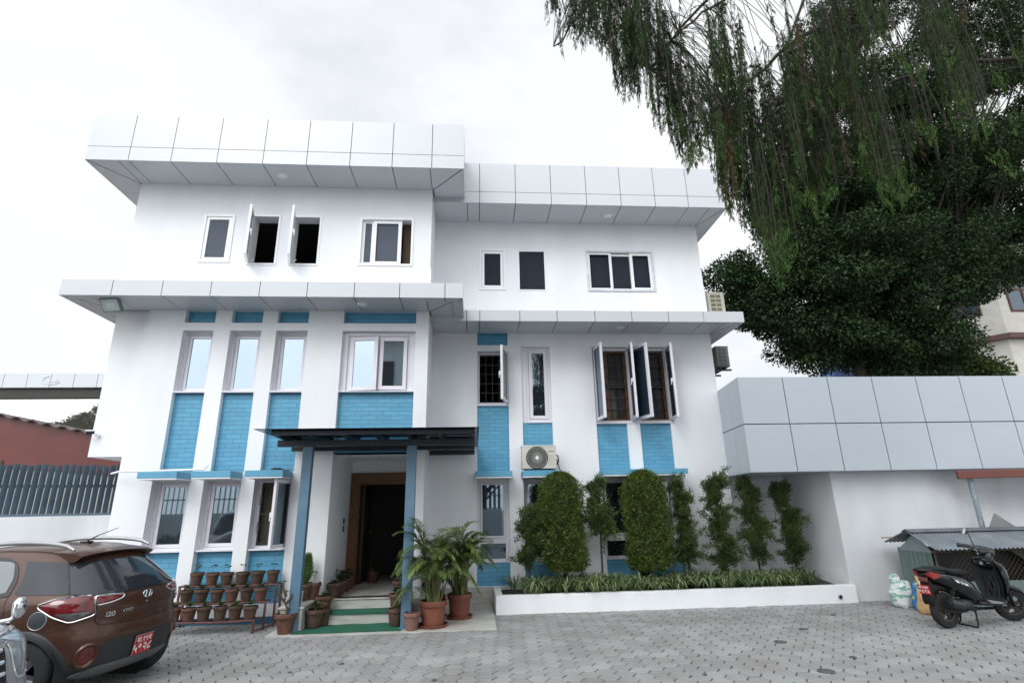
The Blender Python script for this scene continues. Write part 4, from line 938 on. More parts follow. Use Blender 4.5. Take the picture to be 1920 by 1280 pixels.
def palm(label, loc, rt, h, n, scale, seed):
    o = pot(label, loc, rt, h, TERRAR, G_, rim=True, saucer=True, flare=.78, name='potted_palm', cat='palm'); r_ = np.random.default_rng(seed)
    A = []; p = MB()
    for k in range(n):
        a = 2*math.pi*k/n*2.4+r_.uniform(-.3, .3); b = np.array([r_.uniform(-.1, .1), r_.uniform(-.1, .1), h*.9])
        inner = r_.uniform(0, 1); hs = .30+.42*(1-inner); L_ = scale*r_.uniform(.72, 1.08); sh = scale*(.10+.42*r_.uniform()) 
        top = b+np.array([math.cos(a)*.06, math.sin(a)*.06, sh])
        arr, R_ = frond_arrays(top, a, L_*(.75+.25*inner), .25+.35*(1-inner)**1.3, .42+.62*(1-inner)*r_.uniform(.6, 1.2), 46, .215*scale, .012, r_, hs)
        A.append(arr); p.tube([tuple(b), tuple((b+top)/2), tuple(top)]+[tuple(q) for q in R_[2::3]], [.011, .010, .008]+[.006-.0007*i for i in range(len(R_[2::3]))], 5)
    st = p.build('stem', M('palm_stem', (.16, .17, .06), .5, var=.3), o, smooth=60)
    V, F = cat_arrays(A); npmesh('fronds', V, F, LEAF_PALM, o)
palm('large areca palm in the front red pot with a saucer, right of the post', (-.60, 9.02, .047), .21, .33, 44, 1.12, 3)
palm('areca palm in the second red pot, behind and right of the front palm', (-.22, 9.62, .047), .20, .33, 46, 1.14, 8)
palm('smaller areca palm in a red pot half hidden behind the other two', (-.62, 9.75, .047), .17, .30, 20, .85, 12)
o = pot('old brown clay pot between the two palms, mostly hidden', (-.70, 9.42, .018), .15, .26, TERRAD, G_); leafy(o, .22, 60, .35, .2, .12, .035, 71)
# ---- planter: spider plants as one mass, topiaries, slim conifers
A = []; pts = []
for k in range(150):
    x = RNG.uniform(.60, 6.12); y = RNG.uniform(9.97, 10.35) if k < 118 else RNG.uniform(10.35, 10.7); pts.append((x, y))
paths = []; wd = []
for x, y in pts:
    nb = 28; sc = RNG.uniform(.8, 1.2)
    for b in range(nb):
        a = RNG.uniform(0, 6.283); l = .43*sc*RNG.uniform(.6, 1.15); u = np.linspace(0, 1, 6)[:, None]; sp = RNG.uniform(.35, 1.0)
        d = np.array([math.cos(a), math.sin(a), 0]); up_ = np.array([0, 0, 1.])
        paths.append(np.array([x+RNG.normal(0, .02), y+RNG.normal(0, .02), .25])+d*l*sp*u+up_*l*(1.5*u-(.72+.62*sp)*u**2)); wd.append(.023)
V, F = strips(paths, wd); o = npmesh('ground_cover', V, F, LEAF_SPI); tag(o, 'mass of arching spider plants filling the white planter', 'ground cover', kind='stuff')
def topiary(label, x, y, z0, z1, ztop, r, seed):
    o = thing('topiary_shrub', label, 'shrub', (x, y, .24), 0, 'clipped topiary shrubs'); r_ = np.random.default_rng(seed)
    p = MB(); p.tube([(x, y, .22), (x+.01, y, z0+.1), (x, y, z0+.9)], [.04, .035, .02], 8); p.build('trunk', BARK, o, smooth=60)
    n = 26000; t = r_.uniform(0, 1, n)*(ztop-z0); a = r_.uniform(0, 6.283, n); dome = .42; hh = ztop-z0
    rad = np.where(t > hh-dome, r*np.sqrt(np.clip(1-((t-(hh-dome))/dome)**2, 0, 1)), r)*(1-.28*np.clip(1-t/.3, 0, 1)**2)
    lump = 1+.07*np.sin(3*a+t*5+seed)+.06*np.sin(7*a-t*9+seed*2)+.06*np.sin(11*a+t*19+seed)+.05*np.sin(17*a-t*31)
    q = np.sqrt(r_.uniform(.35, 1.0, n)); P = np.stack([rad*lump*q*np.cos(a)+.03*np.sin(t*2+seed), rad*lump*q*np.sin(a), z0+t-.24], 1)
    D = np.stack([np.cos(a)*.8, np.sin(a)*.8, np.full(n, .7)], 1)+r_.normal(0, .55, (n, 3))
    # twig-sized tufts
    k = r_.integers(0, n, n//3); P[:len(k)] = P[k]+r_.normal(0, .012, (len(k), 3))
    r3 = r_.uniform(0, 1, n) < .07; P[r3] *= np.array([1.06, 1.06, 1.0]); V, F = leaf_arrays(P, D, rdirs(n), np.where(r3, .085, r_.uniform(.03, .055, n)), .016); npmesh('foliage', V, F, LEAF_TOP, o)
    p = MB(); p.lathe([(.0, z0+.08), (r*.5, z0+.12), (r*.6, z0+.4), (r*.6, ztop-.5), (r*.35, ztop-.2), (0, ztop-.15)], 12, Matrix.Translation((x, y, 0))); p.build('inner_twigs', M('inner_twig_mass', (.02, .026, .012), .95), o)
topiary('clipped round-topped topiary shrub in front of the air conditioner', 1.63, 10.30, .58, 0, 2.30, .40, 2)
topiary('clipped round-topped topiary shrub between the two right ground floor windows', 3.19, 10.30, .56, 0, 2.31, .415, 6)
def slim(label, x, y, zb, zt, blobs, seed, n=1):
    o = thing('slim_conifer', label, 'conifer', (x, y, .24), 0, 'slim conifers in the planter'); r_ = np.random.default_rng(seed)
    p = MB(); p.tube([(x, y, .2), (x+.015, y, zb+.3), (x-.01, y, (zb+zt)/2), (x+blobs[-1][0]*.5, y, zt-.08)], [.02, .017, .012, .005], 7)
    A = []
    for bx, bz, br, bn in blobs:
        c_ = np.array([bx, 0, bz-.24]); m_ = int(bn*2.5); br *= 1.08
        k = 26; tw = r_.normal(0, .5, (k, 3))*br; tw[:, 2] *= 1.1
        for j in range(k):
            L_ = np.linalg.norm(tw[j]); d = tw[j]/(L_+1e-6)
            e = c_+tw[j]*1.05
            if j % 3 == 0: p.tube([(x+bx*.25, y, bz-.1), tuple(e*[1, 1, 1]+np.array([x, y, .24]))], [.004, .002], 4, caps=False)
            mm = m_//k; u = r_.uniform(.1, 1.0, (mm, 1)); P = c_+tw[j]*u*1.1+r_.normal(0, .028, (mm, 3)); D = d+r_.normal(0, .75, (mm, 3))+np.array([0, 0, .45])
            A.append(leaf_arrays(P, D, rdirs(mm), r_.uniform(.035, .07, mm), .014))
    p.build('trunk', TWIG, o, smooth=60)
    V, F = cat_arrays(A); npmesh('foliage', V, F, LEAF_CON, o)
slim('short slim conifer at the left end of the planter next to the palms', .98, 10.22, .6, 1.72, [(-.03,.85,.19,1900),(.06,1.1,.20,1900),(-.04,1.32,.17,1500),(.06,1.56,.14,1000)], 1)
slim('sparse slim conifer with a bare lower trunk between the two topiaries', 2.30, 10.26, .9, 2.2, [(-.06,1.35,.20,1500),(.14,1.30,.17,1300),(.08,1.58,.18,1300),(-.10,1.75,.16,1000),(-.06,2.0,.16,1000),(.05,2.1,.12,600)], 2)
slim('slim conifer just right of the right topiary', 3.90, 10.28, .6, 2.18, [(-.02,.80,.19,1700),(.06,1.02,.20,1800),(.0,1.30,.16,1400),(-.03,1.55,.15,1300),(.02,1.78,.18,1500),(-.06,2.02,.17,1500)], 3)
slim('bushier slim conifer in front of the white wall right of the windows', 4.58, 10.28, .55, 2.22, [(.0,.75,.23,1900),(.08,1.0,.22,1900),(-.02,1.3,.20,1600),(.06,1.5,.19,1500),(-.06,1.8,.20,1700),(.03,2.05,.20,1800)], 4)
slim('slim conifer second from the right end of the planter', 5.24, 10.32, .6, 2.18, [(.10,.85,.20,1500),(.0,1.1,.20,1600),(.12,1.28,.18,1400),(-.05,1.5,.19,1500),(.02,1.78,.18,1500),(-.04,2.02,.16,1300)], 5)
slim('slim fork-topped conifer at the right end of the planter', 5.95, 10.32, .6, 2.1, [(-.02,.75,.22,1700),(.06,1.0,.22,1900),(.0,1.25,.20,1700),(.08,1.45,.17,1300),(-.10,1.7,.13,900),(-.16,1.92,.12,800),(.01,1.95,.11,600)], 6)
# ---- big broadleaf trees behind the boundary wall
def tree(label, x, y, stems, crown, n_clump, leaf_n, seed, mat, size=.125, group='trees behind the boundary wall', name='broadleaf_tree'):
    o = thing(name, label, 'tree', (x, y, 0), 0, group); r_ = np.random.default_rng(seed)
    p = MB(); C_ = []
    for (bx, by, bz, br) in crown:
        for k in range(int(n_clump*br)):
            d = r_.normal(size=3); d /= np.linalg.norm(d); q = np.array([bx, by, bz])+d*br*(r_.uniform(.25, 1.0)**.6)*np.array([1, 1, .8]); C_.append(q)
    C_ = np.array(C_)
    for st in stems: p.tube([(x+a, y+b, c) for a, b, c, r in st], [r for a, b, c, r in st], 9)
    top = np.array([x, y, 5.5])
    for q in C_[::3]:
        e = stems[r_.integers(0, len(stems))][-1]; s_ = np.array([x+e[0], y+e[1], e[2]-r_.uniform(.0, 1.2)]); mid = (s_+q)/2+r_.normal(0, .25, 3)+[0, 0, -.2]
        p.tube([tuple(s_), tuple(mid), tuple(q)], [.06, .04, .012], 5, caps=False)
    p.build('trunk', BARK, o, smooth=60)
    P = []; D = []
    for q in C_:
        rc = r_.uniform(.40, .80); m_ = int(leaf_n*rc*1.55)
        d = r_.normal(size=(m_, 3)); d /= np.linalg.norm(d, axis=1, keepdims=True); rad = rc*r_.uniform(.2, 1, (m_, 1))**.5
        P.append(q+d*rad*np.array([1.1, 1.1, .62])); D.append(d*.6+r_.normal(0, .5, (m_, 3))+np.array([0, 0, -.25]))
    P = np.concatenate(P)-[x, y, 0]; D = np.concatenate(D); n = len(P); Nn = np.array([0, 0, 1.])+r_.normal(0, .45, (n, 3))
    V, F = leaf_arrays(P, D, Nn, r_.uniform(.6, 1.2, n)*size, r_.uniform(.5, .8, n)*size*.8); npmesh('foliage', V, F, mat, o)
tree('tall dark broadleaf tree with double trunk behind right end of boundary wall', 15.6, 16.2, [[(-.3,0,0,.28),(-.28,0,5,.22),(-.35,0,7.2,.18),(-1,.2,9.5,.12)], [(.15,0,4.2,.2),(.28,0,6,.17),(.5,0,8,.14),(1.5,0,10,.1)]],
     [(14.9,16,11.6,3.1),(13.2,16.5,9.6,2.6),(18.0,16.0,12.2,2.3),(18.4,16.0,10.3,1.5),(19.8,16.2,10.4,1.5),(17.2,16,9.3,1.1),(14.6,16.2,14.5,3.6),(17.6,16,14.8,3.6),(20.8,16.5,13.9,3.0),(15.2,15.4,8.3,1.5),(16.5,17,18.5,4.2),(24,18,22,3.6),(19,18,22.5,4.0),(23.5,17,17.5,2.6),(21,17,18,4.2),(14.2,17,12.5,2.6)], 12, 560, 21, LEAF_TREE)
tree('dark spreading broadleaf tree behind the left end of the boundary wall', 11.6, 15.0, [[(0,0,0,.2),(0,0,5.5,.17),(.1,0,7.5,.12),(.2,.1,9,.08)]],
     [(11.0,15,8.6,2.3),(9.4,15.2,8.3,1.5),(12.6,15.4,9.3,2.3),(9.9,15.2,7.0,1.35),(11.6,14.8,6.7,1.2),(12.2,15.5,11.6,2.4),(10.6,15,6.3,1.0),(12.5,15.1,6.1,1.0),(13.7,15.2,6.2,1.1),(14.8,15.3,6.6,1.1),(10.9,15.5,10.9,1.4),(8.15,15.1,8.5,.72),(8.6,15.1,7.3,.85),(13.4,15.3,7.4,1.5)], 15, 520, 22, LEAF_TREE)
tree('leafy vine-like small tree by the cream house at the right edge', 17.4, 17.5, [[(0,0,0,.1),(0,0,5.5,.07)]], [(17.2,17.4,5.8,.8),(17.9,17.5,5.9,.5),(17.0,17.3,6.4,.6)], 18, 420, 23, LM('yellow_green_leaf', (.09, .12, .03), (.035, .065, .022)), .15)
# ---- weeping cypress hanging in from the upper right
cy_ = thing('weeping_cypress', 'weeping cypress with hanging green sprays and round cones at the upper right', 'tree', (8.1, 4.6, 0))
env = [(1030, 118), (1060, 100), (1080, 110), (1110, 90), (1135, 120), (1160, 180), (1200, 205), (1215, 190), (1240, 255), (1265, 290), (1300, 325), (1330, 300), (1350, 350), (1375, 420), (1400, 430), (1430, 470), (1465, 545), (1478, 500), (1492, 400), (1520, 410), (1545, 400), (1580, 330), (1640, 340), (1668, 395), (1700, 385), (1720, 330), (1760, 280), (1800, 260), (1850, 270), (1920, 310), (2000, 330)]
ex = np.array([e_[0] for e_ in env]); ey = np.array([e_[1] for e_ in env])
def unproj(px, py, Y):
    d = (px-960)*np.array(rt)-(py-640)*np.array(up)+FPX*np.array(fw); return d*(Y/d[1])+np.array([0, 0, EYE])
boughs = []; bp = MB()
bp.tube([(8.1, 4.6, 0), (8.12, 4.6, 3), (8.05, 4.65, 7), (8.1, 4.6, 10.5)], [.30, .25, .2, .08], 12)
def bough(zs, pts, r):
    P = [(8.08, 4.6, zs)]+pts; 
    u = np.linspace(0, len(P)-1, 26); i0 = np.minimum(u.astype(int), len(P)-2); f = (u-i0)[:, None]; PP = np.array(P)
    C_ = PP[i0]*(1-f)+PP[i0+1]*f
    for _ in range(3): C_[1:-1] = (C_[:-2]+C_[1:-1]*2+C_[2:])/4
    C_ += np.concatenate([np.zeros((1, 3)), RNG.normal(0, .018, (25, 3))]); boughs.append(C_)
    bp.tube([tuple(q) for q in C_], list(np.linspace(r, .008, 26)), 7)
bough(9.00, [(5.60, 4.60, 9.50), (4.00, 4.90, 9.25), (2.40, 5.20, 8.56), (1.50, 5.30, 7.93), (0.98, 5.25, 7.15)], 0.054)
bough(8.40, [(6.00, 4.30, 8.90), (5.00, 4.20, 8.55), (3.60, 4.40, 8.01), (2.60, 4.60, 7.18), (2.00, 4.80, 6.45)], 0.051)
bough(7.80, [(6.10, 5.00, 8.30), (5.00, 5.30, 8.05), (4.00, 5.50, 7.41), (3.30, 5.60, 6.68), (2.70, 5.50, 5.95)], 0.048)
bough(7.20, [(6.00, 4.30, 7.70), (5.20, 4.20, 7.52), (4.40, 4.40, 6.77), (3.80, 4.60, 5.75)], 0.042)
bough(6.80, [(6.30, 5.30, 7.20), (5.60, 5.60, 7.12), (5.00, 5.70, 6.47), (4.60, 5.60, 5.55)], 0.036)
bough(9.60, [(6.40, 5.40, 10.00), (5.00, 6.00, 9.72), (3.50, 6.20, 8.97), (2.60, 6.20, 7.95)], 0.048)
bough(6.40, [(6.40, 4.20, 6.90), (5.90, 3.90, 6.61), (5.40, 3.80, 5.55)], 0.030)
bp.tube([(5.2, 4.5, 8.4), (4.25, 4.4, 7.9), (3.7, 4.4, 7.1), (3.35, 4.4, 6.35)], [.03, .026, .018, .008], 7)
bp.build('trunk', M('cypress_bark', (.022, .018, .015), .9, var=.4, vscale=10), cy_, smooth=60)
allb = np.concatenate(boughs)
paths_t = MB(); P_, D_, L_l, W_l, TW = [], [], [], [], []; cones = []; MI = []
bunch = []
for k in range(122):
    px = RNG.uniform(1034, 1985) if k > 75 else (RNG.uniform(1040, 1480) if k > 45 else RNG.uniform(1360, 1680)); e_ = np.interp(px, ex, ey)
    lv = RNG.uniform(0, 1)**1.2*(1.0 if px < 1350 else 1.5) if k % 3 else 0
    py = e_-6-lv*170
    if py < -150: continue
    bunch.append((px, py, RNG.uniform(4.0, 5.9)))
def spray(b, d, sl, mi, m_=7, lw=.0075, fl=None):
    sd_ = np.cross(d, fl if fl is not None else rdirs(1)[0]); sd_ /= np.linalg.norm(sd_)+1e-9; v = (np.arange(m_)+.5)/m_
    P_.append(b[None]); D_.append(d[None]); L_l.append([sl]); W_l.append([.006])
    for s_ in (-1, 1):
        P_.append(b+d*sl*v[:, None]); D_.append(np.tile(d*.85+sd_*s_*.6+[0, 0, -.12], (m_, 1))); L_l.append(sl*.42*(1.15-v)); W_l.append(np.full(m_, lw))
    MI.extend([mi]*(1+2*m_))
k = 0
for bx, by, bY in bunch:
    for _ in range(RNG.integers(5, 12)):
        k += 1
        px = bx+RNG.normal(0, 13); py = min(by-abs(RNG.normal(0, 1))*38, np.interp(px, ex, ey)); Y = bY+RNG.normal(0, .13); tip = unproj(px, py, Y)
        ln = RNG.uniform(.5, 1.5)*(1.0 if px > 1200 else .6)
        dd = allb-(tip+[0, 0, ln]); dd[:, 2] *= .6; cst = np.linalg.norm(dd, axis=1)+np.where(allb[:, 2] < tip[2]+.25, 5, 0); q = allb[np.argmin(cst)]
        u = np.linspace(0, 1, 14)[:, None]; sway = RNG.normal(0, .05, 3)*[1, 1, 0]; top = tip+[0, 0, ln]+sway
        C_ = top*(1-u)+tip*u+np.array([math.sin(k), math.cos(k), 0])*.03*np.sin(u*3+k)
        if np.linalg.norm(q-top) < 1.8:
            mid = (q+top)/2+[0, 0, .12]; TW.append(np.array([q, (q+mid)/2+[0, 0, .04], mid, (mid+top)/2+[0, 0, .02], top]))
        TW.append(C_[::3])
        nsp = int(ln/.036); dens = RNG.uniform(.55, 1.0); br = 2 if RNG.uniform() < .025 else 0
        for j in range(nsp):
            t = (j+RNG.uniform(0, .8))/nsp
            if t > 1 or RNG.uniform() > dens: continue
            b = C_[min(int(t*13), 13)]; a = RNG.uniform(0, 6.283); sl = RNG.uniform(.08, .19)*(1.1-.5*t); lat = RNG.uniform(.12, .5)
            d = np.array([math.cos(a)*lat, math.sin(a)*lat, -1.]); d /= np.linalg.norm(d)
            spray(b, d, sl, br or (1 if t > .75 and px > 1250 else 0), 7, .0068)
        if RNG.uniform() < .26:
            cc_ = C_[RNG.integers(0, 10)]
            for _ in range(RNG.integers(2, 8)): cones.append(cc_+RNG.normal(0, .03, 3))
# broad fern-like fresh fronds at the lowest tips
for fx, fy_ in ((1465, 540), (1478, 505), (1452, 480), (1532, 408), (1510, 385), (1545, 392), (1675, 398), (1692, 388), (1702, 362), (1660, 380), (1290, 322), (1305, 310), (1215, 200), (1240, 250), (1760, 285), (1745, 270), (1800, 255), (1870, 215), (1885, 175), (1850, 262), (1905, 250), (1900, 330), (1820, 215), (1730, 160), (1710, 145), (1580, 200), (1560, 130), (1640, 250), (1915, 120), (1780, 130)):
    tip = unproj(fx, fy_, RNG.uniform(3.7, 4.3)); fl = np.array([RNG.normal(0, .35), -1, .2]); fl /= np.linalg.norm(fl)
    for _ in range(RNG.integers(2, 4)):
        ln = RNG.uniform(.20, .36); top = tip+[RNG.normal(0, .09), RNG.normal(0, .05), ln]; ax_ = (tip-top)/np.linalg.norm(tip-top); sd_ = np.cross(ax_, fl); sd_ /= np.linalg.norm(sd_)
        TW.append(np.array([top+[0, 0, .9], top+[.02, 0, .45], top]))
        for j in range(8):
            v = (j+.3)/8; b = top+ax_*ln*v
            for s_ in (-1, 1):
                d = ax_*.9+sd_*s_*.5; d /= np.linalg.norm(d); sl = .085*(1.05-v)+.015; P_.append(b[None]); D_.append(d[None]); L_l.append([sl]); W_l.append([.009]); MI.append(1)
                for w_ in (.4, .7): P_.append((b+d*sl*w_)[None]); D_.append((d*.8+ax_*.6)[None]); L_l.append([sl*.4]); W_l.append([.007]); MI.append(1)
        spray(tip-ax_*.05, ax_, .08, 1, 6, .008, fl)
P_ = np.concatenate(P_); D_ = np.concatenate(D_); L_l = np.concatenate(L_l); W_l = np.concatenate(W_l)
V, F = leaf_arrays(P_-np.array([8.1, 4.6, 0]), D_, rdirs(len(P_)), L_l, W_l, .05)
npmesh('foliage', V, F, [LEAF_CYP, LM('cypress_fresh_tip', (.072, .13, .032), (.04, .08, .024), .8, .4, .15), LM('cypress_brown_spray', (.10, .065, .03), (.05, .035, .02), .7, .4, .1)], cy_, mi=MI)
tw = MB()
for q in TW: tw.tube([tuple(a) for a in q], [.0032]*(len(q)-1)+[.002], 4, caps=False)
tw.build('twigs', TWIG, cy_)
cm = MB()
for q in cones: 
    r_ = RNG.uniform(.013, .021); cm.lathe([(0, -r_), (r_*.7, -r_*.7), (r_, 0), (r_*.7, r_*.7), (0, r_)], 8, Matrix.Translation(tuple(q)))
cm.build('cones', M('olive_cone', (.04, .034, .02), .8, col2=(.010, .008, .007), vscale=20, island=.5), cy_, smooth=60)
# ---- cream house at the right edge and coloured walls glimpsed under the trees
hs = thing('cream_house', 'cream house with brown window frames at the right edge behind the trees', 'house', (26, 24, 0))
CRM = M('cream_plaster', (.68, .665, .60), .8, var=.08)
p = MB(); p.prism([(22.3, 25.6), (24.9, 22.3), (34, 22.3), (34, 32), (22.3, 32)], 0, 8.75, 'z'); p.prism([(22.9, 25.4), (25.2, 22.5), (34, 22.5), (34, 32), (22.9, 32)], 9.0, 14.0, 'z'); p.build('wall', CRM, hs)
p = MB(); p.prism([(21.9, 25.6), (24.7, 21.95), (34, 21.95), (34, 32), (21.9, 32)], 8.75, 8.98, 'z'); p.prism([(22.7, 25.6), (25.0, 22.2), (34, 22.2), (34, 32), (22.7, 32)], 14.0, 14.25, 'z'); p.build('ledge', M('brown_ledge', (.14, .075, .065), .7), hs)
BW = M('brown_window_frame', (.10, .035, .03), .5); GW = M('house_glass', (.16, .20, .24), .05, .6)
d0 = Vector((24.9-22.3, 22.3-25.6, 0)).normalized(); nn = Vector((d0.y, -d0.x, 0))
def hwin(o0, d, n_, s0, s1, z0, z1):
    T = Matrix(((d.x, -n_.x, 0, o0[0]), (d.y, -n_.y, 0, o0[1]), (0, 0, 1, 0), (0, 0, 0, 1)))
    f = MB(); t = .09
    for q in ((s0, s0+t, z0, z1), (s1-t, s1, z0, z1), (s0+t, s1-t, z0, z0+t), (s0+t, s1-t, z1-t, z1), ((s0+s1)/2-t/2, (s0+s1)/2+t/2, z0+t, z1-t)): f.box(q[0], q[1], -.05, .02, q[2], q[3], 0, T)
    f.box(s0+t, s1-t, -.048, .018, z0+(z1-z0)*.55, z0+(z1-z0)*.55+t, 0, T)
    o = f.build('window', BW, hs); f = MB(); f.box(s0+t, s1-t, -.015, -.005, z0+t, z1-t, 0, T); f.build('pane', GW, o)
hwin((22.3, 25.6), d0, nn, 1.1, 2.9, 6.2, 8.1); hwin((24.9, 22.3), Vector((1, 0, 0)), Vector((0, -1, 0)), .75, 2.6, 6.1, 8.1); hwin((25.2, 22.5), Vector((1, 0, 0)), Vector((0, -1, 0)), .5, 2.2, 10.2, 12.2); hwin((22.9, 25.4), Vector((2.3, -2.9, 0)).normalized(), Vector((-2.9, -2.3, 0)).normalized(), 1.5, 3.0, 10.2, 12.0)
oh = thing('brick_house', 'orange brick house glimpsed through the trees over the boundary wall', 'house', (25, 30, 0))
p = MB(); p.box(21.2, 29.0, 30, 36, 0, 8.9); p.build('wall', M('orange_brick', (.40, .19, .115), .85, var=.25, vscale=2), oh); p = MB(); p.box(21.0, 29.3, 29.7, 36, 8.9, 9.1); p.build('roof', M('roof_concrete', (1, 1, 1)), oh)
p = MB(); [p.box(22+k*1.8, 23+k*1.8, 29.95, 29.99, 6.6, 8.2) for k in range(4)]; p.build('window', GW, oh)
DX=1.6
tp = MB(); tp.box(14.2, 15.6, 22.0, 22.9, 5.4, 7.9); tp.lathe([(.72, 7.9), (.72, 8.0), (0, 8.3)], 20, Matrix.Translation((14.9, 22.45, 0))); tp.box(14.25, 14.35, 22.05, 22.15, 0, 5.4); tp.box(15.45, 15.55, 22.05, 22.15, 0, 5.4); tp.box(14.25, 14.35, 22.75, 22.85, 0, 5.4); tp.box(15.45, 15.55, 22.75, 22.85, 0, 5.4)
tp.v = [(a+DX, b_, c-.5 if c > 1 else c) for a, b_, c in tp.v]
o = tp.build('blue_tank', M('blue_tarpaulin', (.08, .16, .36), .7, var=.3), None, org=(16.5, 22.45, 0)); tag(o, 'blue covered tank glimpsed under the dark trees', 'tank')
# ================================================================ ACROSS THE YARD (seen only as reflections in the windows)
of = thing('fin_fence', 'white wall with blue grey fins across the yard, mirrored in the ground floor windows', 'fence', (-3, -8, 0))
TB = Matrix(((-1, 0, 0, 1.5), (0, -1, 0, -8), (0, 0, 1, 0), (0, 0, 0, 1)))
p = MB(); p.box(0, 24, -.15, 0, 0, 1.62, 0, TB); p.build('wall', WHITE2, of)
p = MB(); p.box(0, 24, -.08, -.04, 1.63, 1.68, 0, TB); p.box(0, 24, -.08, -.04, 2.3, 2.35, 0, TB); p.build('rail', FIN, of)
fins(of, TB, 98, .24, .05, 1.63, 1.55, .19)
p = MB(); p.box(.3, 3.6, .001, .02, 0, 1.12, 0, TB); p.build('blue_band', M('deep_blue_paint', (.02, .06, .11), .5), of)
paths = []; wd = []
for k in range(420):
    x = RNG.uniform(-21, -5); a = RNG.uniform(0, 6.28); l = RNG.uniform(.4, .9); u = np.linspace(0, 1, 5)[:, None]
    paths.append(np.array([x, -7.6, .3])+np.array([math.cos(a), math.sin(a), 0])*l*.45*u+np.array([0, 0, 1.])*l*(1.2*u-.5*u**2)); wd.append(.06)
V, F = strips(paths, wd); o = npmesh('ground_cover', V, F, LEAF_SPI); tag(o, 'strappy green leaves along the foot of the wall across the yard', 'ground cover', kind='stuff')
ob = thing('white_building', 'white building with canopies across the yard, mirrored in the first floor windows', 'building', (-4, -14, 0))
p = MB(); p.box(-8.6, 0.5, -20, -12.0, 0, 13); p.build('wall', WHITE2, ob); p = MB(); p.box(-9.5, 0.9, -20, -11.2, 7.2, 7.6); p.box(-9.5, .9, -20, -11.2, 11.5, 12.6); p.build('canopy', ACPD, ob)
p = MB(); [p.box(-7.6+k*2.4, -6.4+k*2.4, -11.98, -11.9, 8.5, 10.2) for k in range(3)]; p.build('window', NET, ob)
tree('dark tree across the yard, mirrored in the tall right window', 4.5, -9.5, [[(0,0,0,.2),(0,0,3,.17),(.1,0,6,.1)]], [(4.2,-9.5,5.5,2.4),(6.2,-9.8,6.2,2.2),(3.0,-9.2,7.6,1.9)], 9, 300, 31, LEAF_TREE, .24, 'trees across the yard')
tree('broad tree across the yard, mirrored in the ground floor windows', .6, -10.2, [[(0,0,0,.2),(0,0,3,.17)]], [(.5,-10.2,4.4,1.9),(2.2,-10.2,4.2,1.6),(-.8,-10.2,5.0,1.7)], 9, 260, 33, LEAF_TREE, .24, 'trees across the yard')
tree('tree at the far left across the yard, mirrored in the distant glass', -32, 4, [[(0,0,0,.3),(0,0,5,.2)]], [(-32.5,4,8.3,1.9),(-35.8,4,8.0,1.8),(-30.2,4,8.9,1.6)], 9, 200, 32, LM('olive_leaf', (.09, .08, .04), (.05, .045, .025)), .34, 'trees across the yard')
# ================================================================ CARS
def pchip(xs, ys):
    xs = np.array(xs, float); ys = np.array(ys, float); h = np.diff(xs); d = np.diff(ys)/h; m_ = np.zeros_like(ys)
    for i in range(1, len(xs)-1):
        if d[i-1]*d[i] > 0: w1 = 2*h[i]+h[i-1]; w2 = h[i]+2*h[i-1]; m_[i] = (w1+w2)/(w1/d[i-1]+w2/d[i])
    m_[0], m_[-1] = d[0], d[-1]
    def f(x):
        x = np.clip(np.asarray(x, float), xs[0], xs[-1]); i = np.clip(np.searchsorted(xs, x)-1, 0, len(h)-1); t = (x-xs[i])/h[i]
        return (2*t**3-3*t**2+1)*ys[i]+(t**3-2*t**2+t)*h[i]*m_[i]+(-2*t**3+3*t**2)*ys[i+1]+(t**3-t**2)*h[i]*m_[i+1]
    return f
class Body:
    """car body as stacked horizontal outlines: x runs forward from the end the camera sees"""
    def __init__(s, tab, n=3.4, D=.9, Df=1.1):
        z = [q[0] for q in tab]; s.z = z; s.xr = pchip(z, [q[1] for q in tab]); s.w = pchip(z, [q[2] for q in tab]); s.xf = pchip(z, [q[3] for q in tab]); s.n = n; s.D = D; s.Df = Df; s._c = {}
    def outline(s, z):
        z = round(float(z), 4)
        if z in s._c: return s._c[z]
        xr, w, xf = float(s.xr(z)), float(s.w(z)), float(s.xf(z)); D = min(s.D, (xf-xr)*.45); Df = min(s.Df, (xf-xr)*.45); n = s.n
        t = np.linspace(0, math.pi/2, 40); y = w*np.abs(np.sin(t))**(2/n); x = xr+D*(1-np.abs(np.cos(t))**(2/n))
        t2 = t[::-1]; y2 = w*np.abs(np.sin(t2))**(2/2.6); x2 = xf-Df*(1-np.abs(np.cos(t2))**(2/2.6))
        P = np.concatenate([np.stack([x, y], 1), np.stack([x2, y2], 1)]); d = np.r_[0, np.cumsum(np.linalg.norm(np.diff(P, axis=0), axis=1))]
        s._c[z] = (P, d); return P, d
    def pt(s, a, z):          # a = arc length from the centre line (sign = side)
        P, d = s.outline(z); q = min(abs(a), d[-1]); x = np.interp(q, d, P[:, 0]); y = np.interp(q, d, P[:, 1])
        return Vector((x, y if a >= 0 else -y, z))
    def arc_at_y(s, y, z):    # arc length on the rear face for lateral y
        P, d = s.outline(z); k = np.argmax(P[:, 1] >= abs(y)-1e-6) if P[:, 1].max() > abs(y) else np.argmax(P[:, 1]); return math.copysign(np.interp(min(abs(y), P[:k+1, 1].max()), P[:k+1, 1], d[:k+1]), y) if k > 0 else 0.
    def arc_at_x(s, x, z, side=1):
        P, d = s.outline(z); return side*np.interp(x, np.maximum.accumulate(P[:60, 0]), d[:60])
    def nrm(s, a, z):
        e = .01; t1 = s.pt(a+e, z)-s.pt(a-e, z); t2 = s.pt(a, z+e)-s.pt(a, z-e); n = t1.cross(t2); n.normalize()
        if n.length < .5: n = Vector((-1, 0, 0))
        c = s.pt(a, z)-Vector((float(s.xr(z))+1.2, 0, z))
        return n if n.dot(Vector((c.x, c.y, .0))) > 0 else -n
